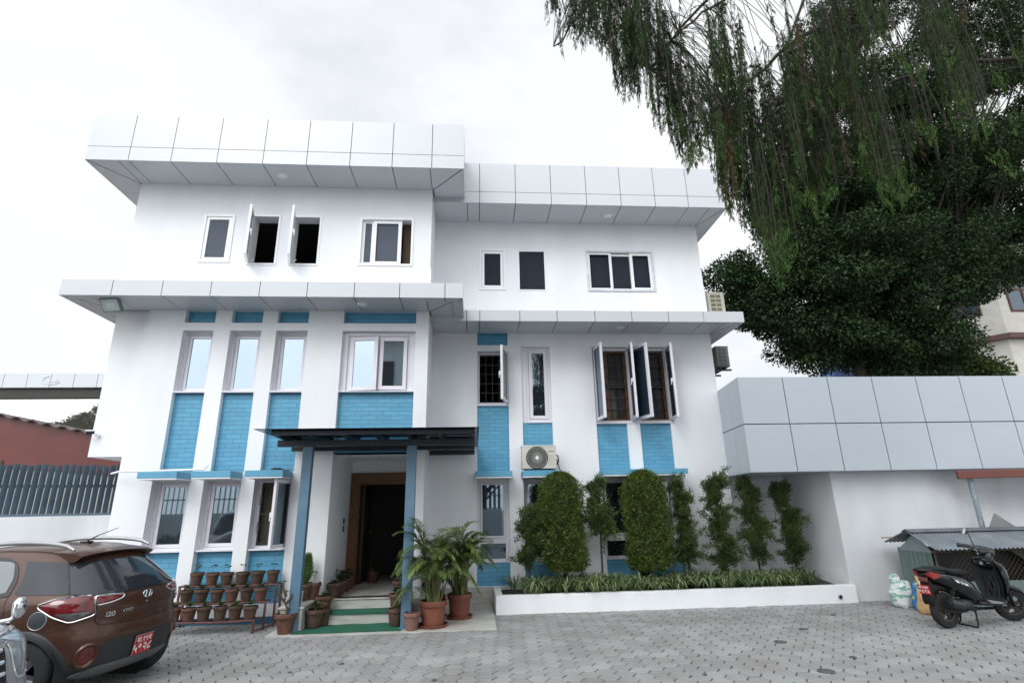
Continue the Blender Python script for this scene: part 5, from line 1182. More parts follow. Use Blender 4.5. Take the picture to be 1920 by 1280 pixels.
def resample(poly, n):
    P = np.array(list(poly)+[poly[0]]); d = np.r_[0, np.cumsum(np.linalg.norm(np.diff(P, axis=0), axis=1))]; t = np.linspace(0, d[-1], n, endpoint=False)
    return np.stack([np.interp(t, d, P[:, 0]), np.interp(t, d, P[:, 1])], 1)
def rounded(poly, r=.25, it=2):
    P = np.array(poly, float)
    for _ in range(it):
        Q = np.roll(P, -1, 0); P = np.stack([P*(1-r)+Q*r, P*r+Q*(1-r)], 1).reshape(-1, 2)
    return P
def patch(b, poly, off=.006, dome=0., rings=7, n=72, c=None, mb=None, mat=0, skirt=.012, fy=None):
    """a piece of skin following the body; poly in (arc, z)"""
    mb = mb or MB(); P = resample(poly, n); c = P.mean(0) if c is None else np.array(c); b0 = len(mb.v)
    for i in range(rings+1):
        t = i/rings
        for q in P:
            a, z = c+(q-c)*t; mb.v.append(tuple(b.pt(a, z)+b.nrm(a, z)*(off+dome*(1-t*t))))
    for q in P: mb.v.append(tuple(b.pt(*q)-b.nrm(*q)*skirt))
    for i in range(rings+1):
        for k in range(n):
            k2 = (k+1) % n; mb.f.append((b0+i*n+k, b0+i*n+k2, b0+(i+1)*n+k2, b0+(i+1)*n+k)); mb.m.append(mat)
    return mb
def ring(b, poly, w, off=.010, n=90, mb=None, mat=0):
    """raised trim band just outside poly"""
    mb = mb or MB(); P = resample(poly, n); T = np.roll(P, -1, 0)-np.roll(P, 1, 0); T /= np.linalg.norm(T, axis=1, keepdims=True); Nn = np.stack([T[:, 1], -T[:, 0]], 1)
    ar = .5*np.sum(P[:, 0]*np.roll(P[:, 1], -1)-np.roll(P[:, 0], -1)*P[:, 1])
    if ar < 0: Nn = -Nn
    b0 = len(mb.v); prof = [(-.15, -.004), (0., off*.8), (.5, off*1.15), (1., off*.7), (1.1, -.006)]
    for s_, o_ in prof:
        for q, nn_ in zip(P, Nn): r_ = q+nn_*w*s_; mb.v.append(tuple(b.pt(*r_)+b.nrm(*r_)*o_))
    for i in range(len(prof)-1):
        for k in range(n): k2 = (k+1) % n; mb.f.append((b0+i*n+k, b0+i*n+k2, b0+(i+1)*n+k2, b0+(i+1)*n+k)); mb.m.append(mat)
    return mb
def line(b, pts, r=.0035, off=.0005, n=40, mb=None):
    mb = mb or MB(); P = np.array(pts, float); d = np.r_[0, np.cumsum(np.linalg.norm(np.diff(P, axis=0), axis=1))]; t = np.linspace(0, d[-1], n); Q = np.stack([np.interp(t, d, P[:, 0]), np.interp(t, d, P[:, 1])], 1)
    mb.tube([tuple(b.pt(*q)+b.nrm(*q)*off) for q in Q], r, 6); return mb
def wheel(par, name, x, y, r, wd, side, tyre, rim, spokes=5):
    p = MB(); T = Matrix.Translation((x, y, r)) @ Matrix.Rotation(-side*math.pi/2, 4, 'X')
    p.lathe([(r*.60, -wd*.5), (r*.9, -wd*.5), (r*.97, -wd*.42), (r, -wd*.3), (r, wd*.3), (r*.97, wd*.42), (r*.9, wd*.5), (r*.62, wd*.5), (r*.60, wd*.42)], 40, T)
    for k in range(40):
        a = 2*math.pi*k/40; p.box(-.006, .006, -wd*.36, wd*.36, r-.004, r+.004, 0, T @ Matrix.Rotation(a, 4, 'Z') @ Matrix.Rotation(math.pi/2, 4, 'X') @ Matrix.Identity(4)) if False else None
    w_ = p.build(name, tyre, par, smooth=40)
    p = MB(); p.lathe([(0, wd*.30), (r*.12, wd*.32), (r*.16, wd*.26)], 20, T); p.lathe([(r*.52, wd*.34), (r*.60, wd*.44), (r*.64, wd*.46), (r*.64, wd*.3), (r*.5, wd*.1), (r*.5, -wd*.3)], 36, T)
    for k in range(spokes): p.prism([(-.03, r*.10), (.03, r*.10), (.045, r*.56), (-.045, r*.56)], wd*.20, wd*.30, 'z', T=T @ Matrix.Rotation(2*math.pi*k/spokes, 4, 'Z'))
    p.build('rim', rim, w_, smooth=40); return w_
def text_mesh(name, body, size, mat, par, M4, depth=.002, sx=1., bold=0.):
    cu = bpy.data.curves.new(name, 'FONT'); cu.body = body; cu.size = size; cu.extrude = depth; cu.align_x = 'CENTER'; cu.align_y = 'CENTER'; cu.offset = bold
    o = bpy.data.objects.new(name, cu); COL.objects.link(o); bpy.context.view_layer.update()
    me = bpy.data.meshes.new_from_object(o.evaluated_get(bpy.context.evaluated_depsgraph_get())); COL.objects.unlink(o); bpy.data.objects.remove(o)
    me.transform(M4 @ Matrix.Diagonal((sx, 1, 1, 1))); me.materials.clear(); me.materials.append(mat); me.name = name
    q = bpy.data.objects.new(name, me); COL.objects.link(q); q.parent = par; return q
def surf_frame(b, a, z, off):
    n = b.nrm(a, z); p_ = b.pt(a, z)+n*off; e = (b.pt(a-.03, z)-b.pt(a+.03, z)).normalized(); u = n.cross(e).normalized()
    if u.z < 0: e = -e; u = -u
    return Matrix(((e.x, u.x, n.x, p_.x), (e.y, u.y, n.y, p_.y), (e.z, u.z, n.z, p_.z), (0, 0, 0, 1)))
PAINT = M('brown_metallic_paint', (.074, .034, .022), .36, .30, var=.05, vscale=2, coat=.4, spec=.3)
CHROME = M('chrome', (.66, .68, .70), .14, 1., var=.02); TYRE = M('tyre_rubber', (.014, .014, .015), .85, var=.2, bump=.4, bscale=60)
CGLASS = M('dark_car_glass', (.022, .026, .032), .05, .0, var=.05, spec=.5)
RED = M('red_lamp', (.14, .008, .010), .15, .0, var=.5, vscale=11, coat=.6); PLASTIC = M('dark_grey_plastic', (.022, .024, .028), .55, var=.12)
SILV = M('silver_paint', (.34, .355, .37), .38, .4, var=.03, coat=.3); PLATE_R = M('red_plate', (.42, .012, .02), .4, var=.05); PLW = M('plate_white', (.8, .8, .8), .4)
SC = .93
hb = thing('hatchback_car', 'brown hatchback parked with its tail to the right, red number plate', 'car', (-3.42, 6.60, 0), math.radians(170.5)); hb['_local'] = 1; hb.scale = (SC, SC, SC)
tab = [(.20,.27,.70,3.80),(.26,.17,.78,3.86),(.34,.11,.825,3.90),(.44,.085,.85,3.92),(.52,.075,.862,3.92),(.60,.07,.868,3.91),(.66,.08,.868,3.88),(.71,.095,.866,3.84),(.78,.105,.866,3.72),(.86,.10,.862,3.5),(.94,.105,.852,3.2),(.99,.115,.838,2.95),(1.03,.135,.815,2.75),(1.10,.205,.775,2.66),(1.20,.315,.722,2.52),(1.30,.43,.668,2.36),(1.38,.53,.62,2.2),(1.435,.61,.575,2.05),(1.475,.70,.51,1.92),(1.50,.84,.42,1.8),(1.515,1.05,.25,1.6),(1.52,1.25,.04,1.4)]
b = Body(tab, n=3.1, D=.80)
WX = (.70, 3.27); WR = .315
zs = np.concatenate([np.linspace(.20, 1.0, 52), np.linspace(1.01, 1.475, 30), [1.49, 1.50, 1.51, 1.515, 1.52]])
m_ = MB(); na = 64
for z in zs:
    P, d = b.outline(z); L0 = d[-1]
    # denser sampling round the tail
    tt = np.concatenate([np.linspace(0, min(1.9, L0*.5), 44), np.linspace(min(1.9, L0*.5), L0, 21)[1:]])
    for sgn in (1, -1):
        for a in tt: m_.v.append(tuple(b.pt(a*sgn, z)))
for i in range(len(zs)-1):
    for sg in (0, 1):
        for k in range(na-1):
            o_ = i*2*na+sg*na+k; f_ = (o_, o_+1, o_+1+2*na, o_+2*na)
            c = sum((Vector(m_.v[q]) for q in f_), Vector())/4
            if abs(c.y) > .5 and any((c.x-wx)**2+(c.z-WR)**2 < .352**2 for wx in WX): continue
            m_.f.append(f_ if sg else f_[::-1]); m_.m.append(0 if c.z > .35 else 1)
body = m_.build('body', [PAINT, PLASTIC], hb, smooth=60, fix=True)
AY = lambda y, z: b.arc_at_y(y, z); AX = lambda x, z: b.arc_at_x(x, z)
def P2(kind, *pts): return [((AX if kind == 'x' else AY)(u, z), z) for u, z in pts]
p = MB()
for wx in WX:
    for sd_ in (1, -1): p = MB(); p.lathe([(0, .0), (.37, .0), (.37, .30)], 28, Matrix.Translation((wx, sd_*.52, WR)) @ Matrix.Rotation(-sd_*math.pi/2, 4, 'X')); p.build('wheel_arch_liner', BLACK, hb, smooth=40)
for wx in WX:
    for sgn in (1, -1):      # black arch cladding
        p = MB(); n = 40; b0 = len(p.v)
        for k in range(n+1):
            t = math.radians(-18+216*k/n)
            for r_, o_ in ((.335, -.02), (.335, .012), (.395, .014), (.41, .002)):
                x, z = wx+r_*math.cos(t), max(WR+r_*math.sin(t), .205); a = sgn*b.arc_at_x(x, z); q = b.pt(a, z) if x < 3 else Vector((x, sgn*float(b.w(z)), z)); q.x = x; q = q+Vector((0, sgn*o_, 0)); p.v.append(tuple(q))
        for k in range(n):
            for j in range(3): a = b0+k*4+j; p.f.append((a, a+4, a+5, a+1)); p.m.append(0)
        p.build('arch_cladding', PLASTIC, hb, smooth=50)
for wx in WX:
    for sd_ in (1, -1): wheel(hb, 'wheel', wx, sd_*.755, WR, .19, sd_, TYRE, M('alloy', (.10, .10, .11), .4, .6))
# glass
rr_ = [(AX(.665, 1.33), 1.335), (AX(.545, 1.2), 1.20), (AX(.410, 1.04), 1.04), (AY(.60, 1.03), 1.022), (AY(.3, 1.02), 1.018)]
rg = [(-a, z) for a, z in rr_]+[(AY(-.3, 1.33), 1.345), (AY(.3, 1.33), 1.345)]+rr_[::1]
rg = [(AY(.3, 1.33), 1.345)]+rr_+[(-a, z) for a, z in rr_[::-1]]+[(AY(-.3, 1.33), 1.345)]
patch(b, rounded(rg, .06, 1), .004, 0, 14, 140, c=(0, 1.18)).build('rear_window', CGLASS, hb, smooth=60)
qg = [(AX(.675, 1.33), 1.34), (AX(1.06, 1.35), 1.365), (AX(.99, 1.2), 1.2), (AX(.97, 1.045), 1.05), (AX(.418, 1.04), 1.042), (AX(.553, 1.2), 1.2)]
for sgn in (1, -1):
    patch(b, [(a*sgn, z) for a, z in rounded(qg, .05, 1)], .004, 0, 8).build('quarter_window', M('slate_car_glass', (.05, .055, .065), .35, .0, spec=.22), hb, smooth=60)
    dg = [(AX(1.08, 1.06), 1.06), (AX(1.10, 1.2), 1.2), (AX(1.22, 1.36), 1.36), (AX(1.85, 1.385), 1.385), (AX(1.85, 1.05), 1.05)]
    patch(b, [(a*sgn, z) for a, z in rounded(dg, .1, 1)], .004, 0, 8).build('door_window', M('clear_dark_glass', (.10, .12, .13), .03, .3, coat=1., spec=.8), hb, smooth=60)
    ring(b, [(a*sgn, z) for a, z in rounded(dg, .1, 1)], .035, .009).build('window_trim', PLASTIC, hb, smooth=50)
    dg = [(AX(1.93, 1.05), 1.05), (AX(1.93, 1.385), 1.385), (AX(2.15, 1.32), 1.34), (AX(2.45, 1.14), 1.10), (AX(2.5, 1.06), 1.06)]
    patch(b, [(a*sgn, z) for a, z in rounded(dg, .1, 1)], .004, 0, 8).build('door_window', CGLASS, hb, smooth=60)
# tail lamps
tl = [(AX(.64, .94), .945), (AX(.46, .98), 1.0), (AX(.28, .98), 1.018), (AY(.62, .98), 1.012), (AY(.62, .90), .905), (AX(.20, .835), .838), (AX(.33, .79), .785), (AX(.47, .85), .85)]
tl2 = [(AY(.595, 1.0), 1.003), (AY(.45, 1.0), 1.0), (AY(.33, .985), .988), (AY(.36, .96), .962), (AY(.47, .94), .938), (AY(.595, .925), .925)]
for sgn in (1, -1):
    A = [(a*sgn, z) for a, z in tl]; o = patch(b, rounded(A, .12, 1), .010, .012, 8).build('tail_lamp', RED, hb, smooth=60); ring(b, rounded(A, .12, 1), .015, .014).build('chrome_surround', CHROME, o, smooth=40)
    A3 = [(AX(.47, .87)*sgn, .872), (AX(.20, .865)*sgn, .868), (AX(.33, .80)*sgn, .800)]; patch(b, rounded(A3, .12, 1), .020, .001, 5, 40).build('clear_lens', M('clear_lens', (.16, .17, .17), .12, .5, var=.5, vscale=14), o, smooth=60)
    A = [(a*sgn, z) for a, z in tl2]; o = patch(b, rounded(A, .12, 1), .010, .006, 8).build('tail_lamp', RED, hb, smooth=60); ring(b, rounded(A, .12, 1), .013, .013).build('chrome_surround', CHROME, o, smooth=40)
    fl = [(AY(.62, .5)*sgn+.075*math.cos(t),   .455+.085*math.sin(t)) for t in np.linspace(0, 2*math.pi, 24, endpoint=False)]
    o = patch(b, fl, .010, .006, 6, 36).build('reflector', RED, hb, smooth=60); ring(b, fl, .035, .028).build('reflector_bezel', PAINT, o, smooth=60)
    rl = MB(); rl.tube([(.62+.1*k, sgn*(.555-.006*k), 1.462+.085*math.sin(math.pi*min(max(k/13, 0), 1))**.45) for k in range(14)], [.016]+[.023]*12+[.016], 8); rl.build('roof_rail', SILV, hb, smooth=60)
el = [(AX(.60, .83)+.085*math.cos(t), .815+.078*math.sin(t)) for t in np.linspace(0, 2*math.pi, 32, endpoint=False)]
o = patch(b, el, .006, .004, 5, 40).build('fuel_flap', M('grey_fuel_flap', (.09, .10, .11), .35, .5), hb, smooth=60); ring(b, el, .008, .007).build('fuel_ring', SILV, o, smooth=40)
# spoiler
p = MB(); n = 20
for k in range(n+1):
    y = -.60+1.2*k/n; e = 1-.10*(abs(y)/.6)**4; c_ = (abs(y)/.6)**2
    for x, z in ((1.0+.12*c_, 1.488-.055*c_), (.78, 1.496-.055*c_), (.53+.05*c_, 1.462-.045*c_), (.485+.055*c_, 1.438-.045*c_), (.50+.055*c_, 1.42-.045*c_), (.60, 1.39-.05*c_), (.75, 1.40-.06*c_)): p.v.append((x, y*e, z))
for k in range(n):
    for j in range(7): a = k*7; p.f.append((a+j, a+(j+1) % 7, a+7+(j+1) % 7, a+7+j)); p.m.append(0)
p.f += [tuple(range(7)), tuple(n*7+q for q in reversed(range(7)))]; p.m += [0, 0]
p.build('spoiler', PAINT, hb, smooth=45, fix=True)
p = MB(); p.box(.95, 1.05, -.04, .04, 1.512, 1.535); p.tube([(1.0, 0, 1.53), (.86, 0, 1.60), (.62, 0, 1.68)], [.010, .006, .004], 6); p.build('antenna', BLACK, hb, smooth=50)
# tailgate lines, bumper parts, plate, badges
gp = [(AY(.66, 1.02), 1.02), (AY(.60, .97), .97), (AY(.59, .88), .88), (AY(.59, .76), .76), (AY(.55, .725), .725), (AY(.3, .712), .712), (0, .71)]
line(b, gp+[(-a, z) for a, z in gp[::-1]], .005, .0, 90).build('tailgate_seam', BLACK, hb, smooth=60)
p = MB(); [line(b, [(AX(.67, 1.335)*s_, 1.337), (AX(.549, 1.2)*s_, 1.2), (AX(.414, 1.04)*s_, 1.04), (AX(.36, 1.015)*s_, 1.016)], .006, .002, 30, p) for s_ in (1, -1)]; [line(b, [(AX(.33, .785)*s_, .785), (AX(.42, .73)*s_, .735), (AX(.55, .69)*s_, .69)], .0035, .0, 20, p) for s_ in (1, -1)]; [line(b, [(AX(1.03, 1.05)*s_, 1.05), (AX(1.02, .98)*s_, .98), (AX(.98, .85)*s_, .85), (AX(.95, .70)*s_, .70)], .004, .0, 20, p) for s_ in (1, -1)]; p.build('panel_seam', BLACK, hb, smooth=60)
bp_ = P2('y', (-.60, .62), (.60, .62), (.70, .52), (.80, .40), (.80, .27), (-.80, .27), (-.80, .40), (-.70, .52))
bp_ = [(AY(-.44, .57), .57), (AY(.44, .57), .57), (AY(.55, .51), .51), (AY(.64, .39), .39), (AX(.34, .36), .37), (AX(.42, .30), .30), (AX(.4, .23), .23), (-AX(.4, .23), .23), (-AX(.42, .30), .30), (-AX(.34, .36), .37), (AY(-.64, .39), .39), (AY(-.55, .51), .51)]
patch(b, bp_, .006, 0, 12, 120, c=(0, .40)).build('lower_bumper', PLASTIC, hb, smooth=50)
sk = [(AY(-.60, .34), .315), (AY(-.45, .34), .335), (AY(.45, .34), .335), (AY(.60, .34), .315), (AY(.66, .3), .27), (AY(.5, .27), .235), (AY(-.5, .27), .235), (AY(-.66, .3), .27)]
patch(b, sk, .022, .004, 8, 90, c=(0, .28)).build('skid_plate', M('grey_skid_plate', (.16, .165, .17), .4, .5), hb, smooth=50)
PM = surf_frame(b, 0, .44, .024)
p = MB(); p.box(-.125, .125, -.095, .095, -.004, .004, 0, PM @ Matrix.Scale(1, 4)); p.box(-.129, .129, -.099, .099, -.006, .001, 1, PM)
pl_ = p.build('number_plate', [PLATE_R, M('plate_border', (.5, .35, .25), .4)], hb)
text_mesh('plate_text', 'बा.१९च', .078, PLW, pl_, PM @ Matrix.Translation((0, .050, .0045)), .001, 1.0, .0012); text_mesh('plate_text', '५९२८', .115, PLW, pl_, PM @ Matrix.Translation((0, -.035, .0045)), .001, 1.1, .002)
PM = surf_frame(b, 0, .955, .006)
p = MB(); p.tube([tuple(PM @ Vector((.066*math.cos(t), .040*math.sin(t), 0))) for t in np.linspace(0, 2*math.pi, 33)], .0065, 8, caps=False)
for s_ in (-1, 1): p.tube([tuple(PM @ Vector((s_*.026+.010, .032, .001))), tuple(PM @ Vector((s_*.026+.004*s_, .0, .004))), tuple(PM @ Vector((s_*.026-.010, -.032, .001)))], [.009, .006, .009], 8)
p.tube([tuple(PM @ Vector((-.026, -.006, .003))), tuple(PM @ Vector((.0, .004, .005))), tuple(PM @ Vector((.026, .006, .003)))], .006, 8); p.build('badge', CHROME, hb, smooth=60)
a_ = AY(.46, .83); PM = surf_frame(b, a_, .815, .005); text_mesh('badge_lettering', 'i20', .068, CHROME, hb, PM, .002, 1.25, .002)
a_ = AY(.26, .83); PM = surf_frame(b, a_, .822, .004); text_mesh('badge_lettering', 'VTVT', .046, CHROME, hb, PM, .002, 1.2, .001)
p = MB(); PM = surf_frame(b, 0, .875, .004); p.lathe([(0, .006), (.010, .005), (.012, 0)], 12, PM); p.build('lock', CHROME, hb, smooth=50)
# ---------------- silver car nose at the lower left
sv = thing('silver_car', 'silver car nose with clear headlight and fender mirror cut off at the lower left', 'car', (-2.90, 3.60, 0), math.radians(180)); sv['_local'] = 1; sv.scale = (1, 1, 1.09)
tabs = [(.22,.16,.70,4.3),(.30,.05,.80,4.38),(.42,.0,.86,4.4),(.56,.0,.88,4.4),(.64,.03,.885,4.4),(.72,.06,.885,4.4),(.80,.09,.88,4.4),(.88,.16,.87,4.38),(.93,.30,.86,4.36),(.96,.55,.85,4.34),(.99,.95,.84,4.32),(1.02,1.25,.82,4.3),(1.15,1.5,.78,4.27),(1.3,1.75,.74,4.2),(1.5,2.05,.68,4.1),(1.6,2.3,.6,3.9),(1.66,2.6,.4,3.6),(1.68,2.9,.05,3.3)]
b2 = Body(tabs, n=3.0, D=.36); zs = np.concatenate([np.linspace(.22, 1.0, 40), np.linspace(1.02, 1.68, 24)]); m_ = MB(); na = 50
for z in zs:
    P, d = b2.outline(z); tt = np.linspace(0, d[-1], na)
    for sgn in (1, -1):
        for a in tt: m_.v.append(tuple(b2.pt(a*sgn, z)))
for i in range(len(zs)-1):
    for sg in (0, 1):
        for k in range(na-1):
            o_ = i*2*na+sg*na+k; f_ = (o_, o_+1, o_+1+2*na, o_+2*na); c = sum((Vector(m_.v[q]) for q in f_), Vector())/4
            if abs(c.y) > .5 and any((c.x-wx)**2+(c.z-.34)**2 < .39**2 for wx in (.86, 3.5)): continue
            m_.f.append(f_ if sg else f_[::-1]); m_.m.append(1 if 1.06 < c.z < 1.55 else 0)
# this car's +x runs to its tail, so its left side is local -y ... mirrored nose: turn so the nose points to +X
m_.build('body', [SILV, CGLASS], sv, smooth=60, fix=True)
for wx in (.86, 3.5):
    for sd_ in (1, -1): wheel(sv, 'wheel', wx, sd_*.76, .34, .22, sd_, TYRE, SILV)
p = MB()
for wx in (.86, 3.5):
    for sd_ in (1, -1): p = MB(); p.lathe([(0, .0), (.40, .0), (.40, .30)], 28, Matrix.Translation((wx, sd_*.53, .34)) @ Matrix.Rotation(-sd_*math.pi/2, 4, 'X')); p.build('wheel_arch_liner', BLACK, sv, smooth=40)
AY2 = lambda y, z: b2.arc_at_y(y, z); AX2 = lambda x, z: b2.arc_at_x(x, z)
for sgn in (1, -1):
    hl = [(AY2(.56, .84), .85), (AX2(.14, .84), .87), (AX2(.32, .85), .88), (AX2(.36, .82), .82), (AX2(.16, .70), .71), (AY2(.72, .66), .64), (AY2(.60, .66), .65)]
    hl = [(a*sgn, z) for a, z in hl]; o = patch(b2, rounded(hl, .15, 1), .008, .018, 7).build('headlight', M('headlight_glass', (.42, .46, .49), .10, .5, var=.25, vscale=6), sv, smooth=60); ring(b2, rounded(hl, .15, 1), .014, .012).build('chrome_surround', CHROME, o, smooth=40)
gr = [(AY2(-.52, .8), .82), (AY2(.52, .8), .82), (AY2(.50, .6), .60), (AY2(-.50, .6), .60)]
o = patch(b2, gr, .004, 0, 8, 80).build('grille', BLACK, sv, smooth=50)
p = MB(); [line(b2, [(AY2(-.47, z), z), (0, z), (AY2(.47, z), z)], .013, .012, 30, p) for z in (.63, .69, .75, .81)]; p.build('grille_bar', CHROME, o, smooth=50)
bm_ = [(AY2(-.80, .5), .57), (AY2(.80, .5), .57), (AX2(.36, .5), .56), (AX2(.40, .4), .42), (AX2(.3, .3), .30), (-AX2(.3, .3), .30), (-AX2(.40, .4), .42), (-AX2(.36, .5), .56)]
patch(b2, bm_, .03, .03, 10, 110, c=(0, .43)).build('bumper', M('silver_bumper', (.33, .36, .39), .32, .4), sv, smooth=50)
p = MB(); p.tube([(.52, -.58, .89), (.44, -.68, .915), (.32, -.78, .93), (.30, -.80, .96)], [.022, .018, .015, .013], 8); fm = p.build('mirror_stalk', CHROME, sv, smooth=50)
T = Matrix.Translation((.29, -.80, 1.00)) @ Matrix.Rotation(math.radians(15), 4, 'Z') @ Matrix.Diagonal((.55, .8, .85, 1)); p = MB(); p.lathe([(0, -.075), (.04, -.068), (.066, -.04), (.072, 0), (.066, .04), (.04, .068), (0, .075)], 20, T); p.build('mirror_housing', CHROME, fm, smooth=60)
# ================================================================ SCOOTER
hd = math.atan2(.24, 1.30)
sc = thing('scooter', 'black scooter with red tail light parked on its stand by the kennel', 'scooter', (6.53, 7.80, 0), hd); sc['_local'] = 1
GLB = M('gloss_black', (.006, .0065, .008), .22, .0, var=.1, spec=.35, coat=.25); MATB = M('matt_black', (.010, .010, .011), .6, spec=.25, var=.2); GREYP = M('grey_floor_plastic', (.028, .030, .035), .55, spec=.3, var=.2)
def swheel(x, r, w_):
    p = MB(); T = Matrix.Translation((x, 0, r)) @ Matrix.Rotation(math.pi/2, 4, 'X')
    p.lathe([(r*.60, -w_*.36), (r*.80, -w_*.48), (r*.94, -w_*.40), (r, -w_*.14), (r, w_*.14), (r*.94, w_*.40), (r*.80, w_*.48), (r*.60, w_*.36), (r*.60, -w_*.36)], 36, T); o = p.build('wheel', TYRE, sc, smooth=40)
    p = MB(); p.lathe([(r*.62, -w_*.40), (r*.55, -w_*.36), (r*.52, -w_*.1), (r*.52, w_*.1), (r*.55, w_*.36), (r*.62, w_*.40)], 30, T); p.lathe([(0, -w_*.45), (r*.2, -w_*.45), (r*.22, w_*.45), (0, w_*.45)], 18, T)
    for k in range(5): p.prism([(-.018, r*.15), (.018, r*.15), (.026, r*.55), (-.026, r*.55)], -.012, .012, 'z', T=T @ Matrix.Rotation(2*math.pi*k/5, 4, 'Z'))
    p.build('rim', M('dark_alloy', (.07, .065, .06), .5, .5), o, smooth=40); return o
swheel(0, .225, .10); swheel(1.26, .225, .095)
def shell(name, secs, mat, par=None, n=16, ex=2.6, smooth=60):
    """lofted shell: secs = (x, zc, half_width, half_height, shear)"""
    p = MB()
    for x, zc, hw, hh in secs:
        for k in range(n):
            t = 2*math.pi*k/n; c, s_ = math.cos(t), math.sin(t)
            p.v.append((x, hw*math.copysign(abs(c)**(2/ex), c), zc+hh*math.copysign(abs(s_)**(2/ex), s_)))
    for i in range(len(secs)-1):
        for k in range(n): p.f.append((i*n+k, i*n+(k+1) % n, (i+1)*n+(k+1) % n, (i+1)*n+k)); p.m.append(0)
    p.f += [tuple(range(n)), tuple((len(secs)-1)*n+q for q in range(n))]; p.m += [0, 0]
    return p.build(name, mat, par or sc, smooth=smooth, fix=True)
# tail body with raked side panels, seat above
shell('body_panel', [(-.27, .70, .03, .02), (-.22, .685, .075, .05), (-.10, .655, .115, .085), (.05, .61, .14, .115), (.22, .56, .15, .14), (.36, .51, .15, .155), (.48, .44, .14, .15), (.58, .36, .12, .10), (.66, .31, .10, .05)], GLB)
shell('seat', [(-.30, .745, .05, .012), (-.26, .752, .085, .025), (-.12, .758, .12, .035), (.05, .748, .135, .045), (.14, .715, .135, .05), (.30, .695, .13, .048), (.42, .69, .11, .045), (.50, .68, .07, .03)], MATB)
shell('grab_rail', [(-.34, .755, .04, .012), (-.30, .752, .10, .016), (-.16, .735, .145, .016), (.0, .715, .155, .012)], GLB)
for s_ in (1, -1):
    p = MB(); p.prism([(-.275, .735), (-.13, .73), (-.02, .69), (-.06, .655), (-.20, .635), (-.25, .67)], s_*.058, s_*.124, 'y'); o = p.build('tail_light', M('red_tail_light', (.30, .012, .012), .15, coat=1., var=.3, vscale=12), sc, bevel=.012)
    p = MB(); p.prism([(-.10, .715), (.02, .685), (.0, .66), (-.075, .668)], s_*.100, s_*.132, 'y'); p.build('indicator_lens', M('clear_lens', (1, 1, 1)), o, bevel=.006)
    p = MB(); p.prism([(.05, .655), (.30, .60), (.40, .55), (.42, .50), (.25, .545), (.14, .60)], s_*.145, s_*.158, 'y'); o = p.build('side_trim', M('grey_side_trim', (.15, .165, .18), .3, .4), sc, bevel=.005)
    p = MB(); p.prism([(.10, .62), (.16, .61), (.20, .575), (.15, .585)], s_*.159, s_*.162, 'y'); p.prism([(.21, .595), (.24, .585), (.26, .555), (.23, .565)], s_*.159, s_*.162, 'y'); p.prism([(.27, .575), (.32, .555), (.33, .53), (.28, .545)], s_*.159, s_*.162, 'y'); p.build('emblem', PLW, o)
p = MB(); p.box(-.262, -.25, -.07, .07, .60, .66); p.build('centre_lamp', RED, sc, bevel=.005)
shell('rear_mudguard', [(-.20, .50, .06, .10), (-.10, .52, .065, .05), (.08, .50, .065, .035), (.24, .42, .06, .05)], MATB)
p = MB(); p.prism([(-.235, .62), (-.20, .62), (-.20, .33), (-.24, .30), (-.265, .36)], -.075, .075, 'y'); p.build('plate_flap', MATB, sc, bevel=.01)
T = Matrix.Translation((-.272, 0, .50)) @ Matrix.Rotation(math.radians(-8), 4, 'Y')
p = MB(); p.box(-.005, .003, -.085, .085, -.06, .06, 0, T); pl_ = p.build('number_plate', PLATE_R, sc, bevel=.003)
PM = T @ Matrix(((0, 0, -1, -.006), (-1, 0, 0, 0), (0, 1, 0, 0), (0, 0, 0, 1)))
text_mesh('plate_text', 'बा.५६प', .045, PLW, pl_, PM @ Matrix.Translation((0, .030, 0)), .0008, 1.1, .0008); text_mesh('plate_text', '७८९२', .062, PLW, pl_, PM @ Matrix.Translation((0, -.022, 0)), .0008, 1.15, .001)
# engine, exhaust, swing unit, stand
shell('engine', [(-.02, .24, .055, .06), (.12, .25, .10, .08), (.30, .27, .11, .09), (.42, .28, .09, .07), (.50, .29, .05, .04)], M('engine_grey', (.05, .05, .05), .55, .4, var=.3))
p = MB(); p.tube([(-.10, -.135, .33), (-.06, -.135, .325), (.18, -.135, .275), (.26, -.13, .255)], [.045, .060, .058, .035], 16); p.tube([(.25, -.13, .255), (.40, -.12, .22), (.50, -.06, .24)], [.022, .02, .018], 8); o = p.build('exhaust', MATB, sc, smooth=50)
p = MB(); p.tube([(-.055, -.138, .335), (.16, -.138, .289)], [.064, .063], 16); p.build('heat_shield', M('dark_heat_shield', (.05, .05, .055), .35, .5), o, smooth=50)
p = MB(); p.tube([(-.02, .09, .28), (.10, .10, .56)], .022, 8)
for k in range(7): p.lathe([(.03, -.006), (.036, 0), (.03, .006)], 12, Matrix.Translation((-.01+.014*k, .092, .32+.032*k))); 
for k in range(7): p.lathe([(.03, -.006), (.036, 0), (.03, .006)], 12, Matrix.Translation((.03+.014*k, -.10, .36+.025*k)))
p.build('shock_absorber', M('engine_grey', (1, 1, 1)), sc, smooth=50)
p = MB(); p.tube([(.42, .10, .24), (.40, .12, .06), (.36, .13, .012)], .012, 6); p.tube([(.42, -.10, .24), (.38, -.13, .05), (.34, -.14, .012)], .012, 6); p.tube([(.36, .13, .012), (.34, -.14, .012)], .010, 6); p.build('stand', MATB, sc, smooth=50)
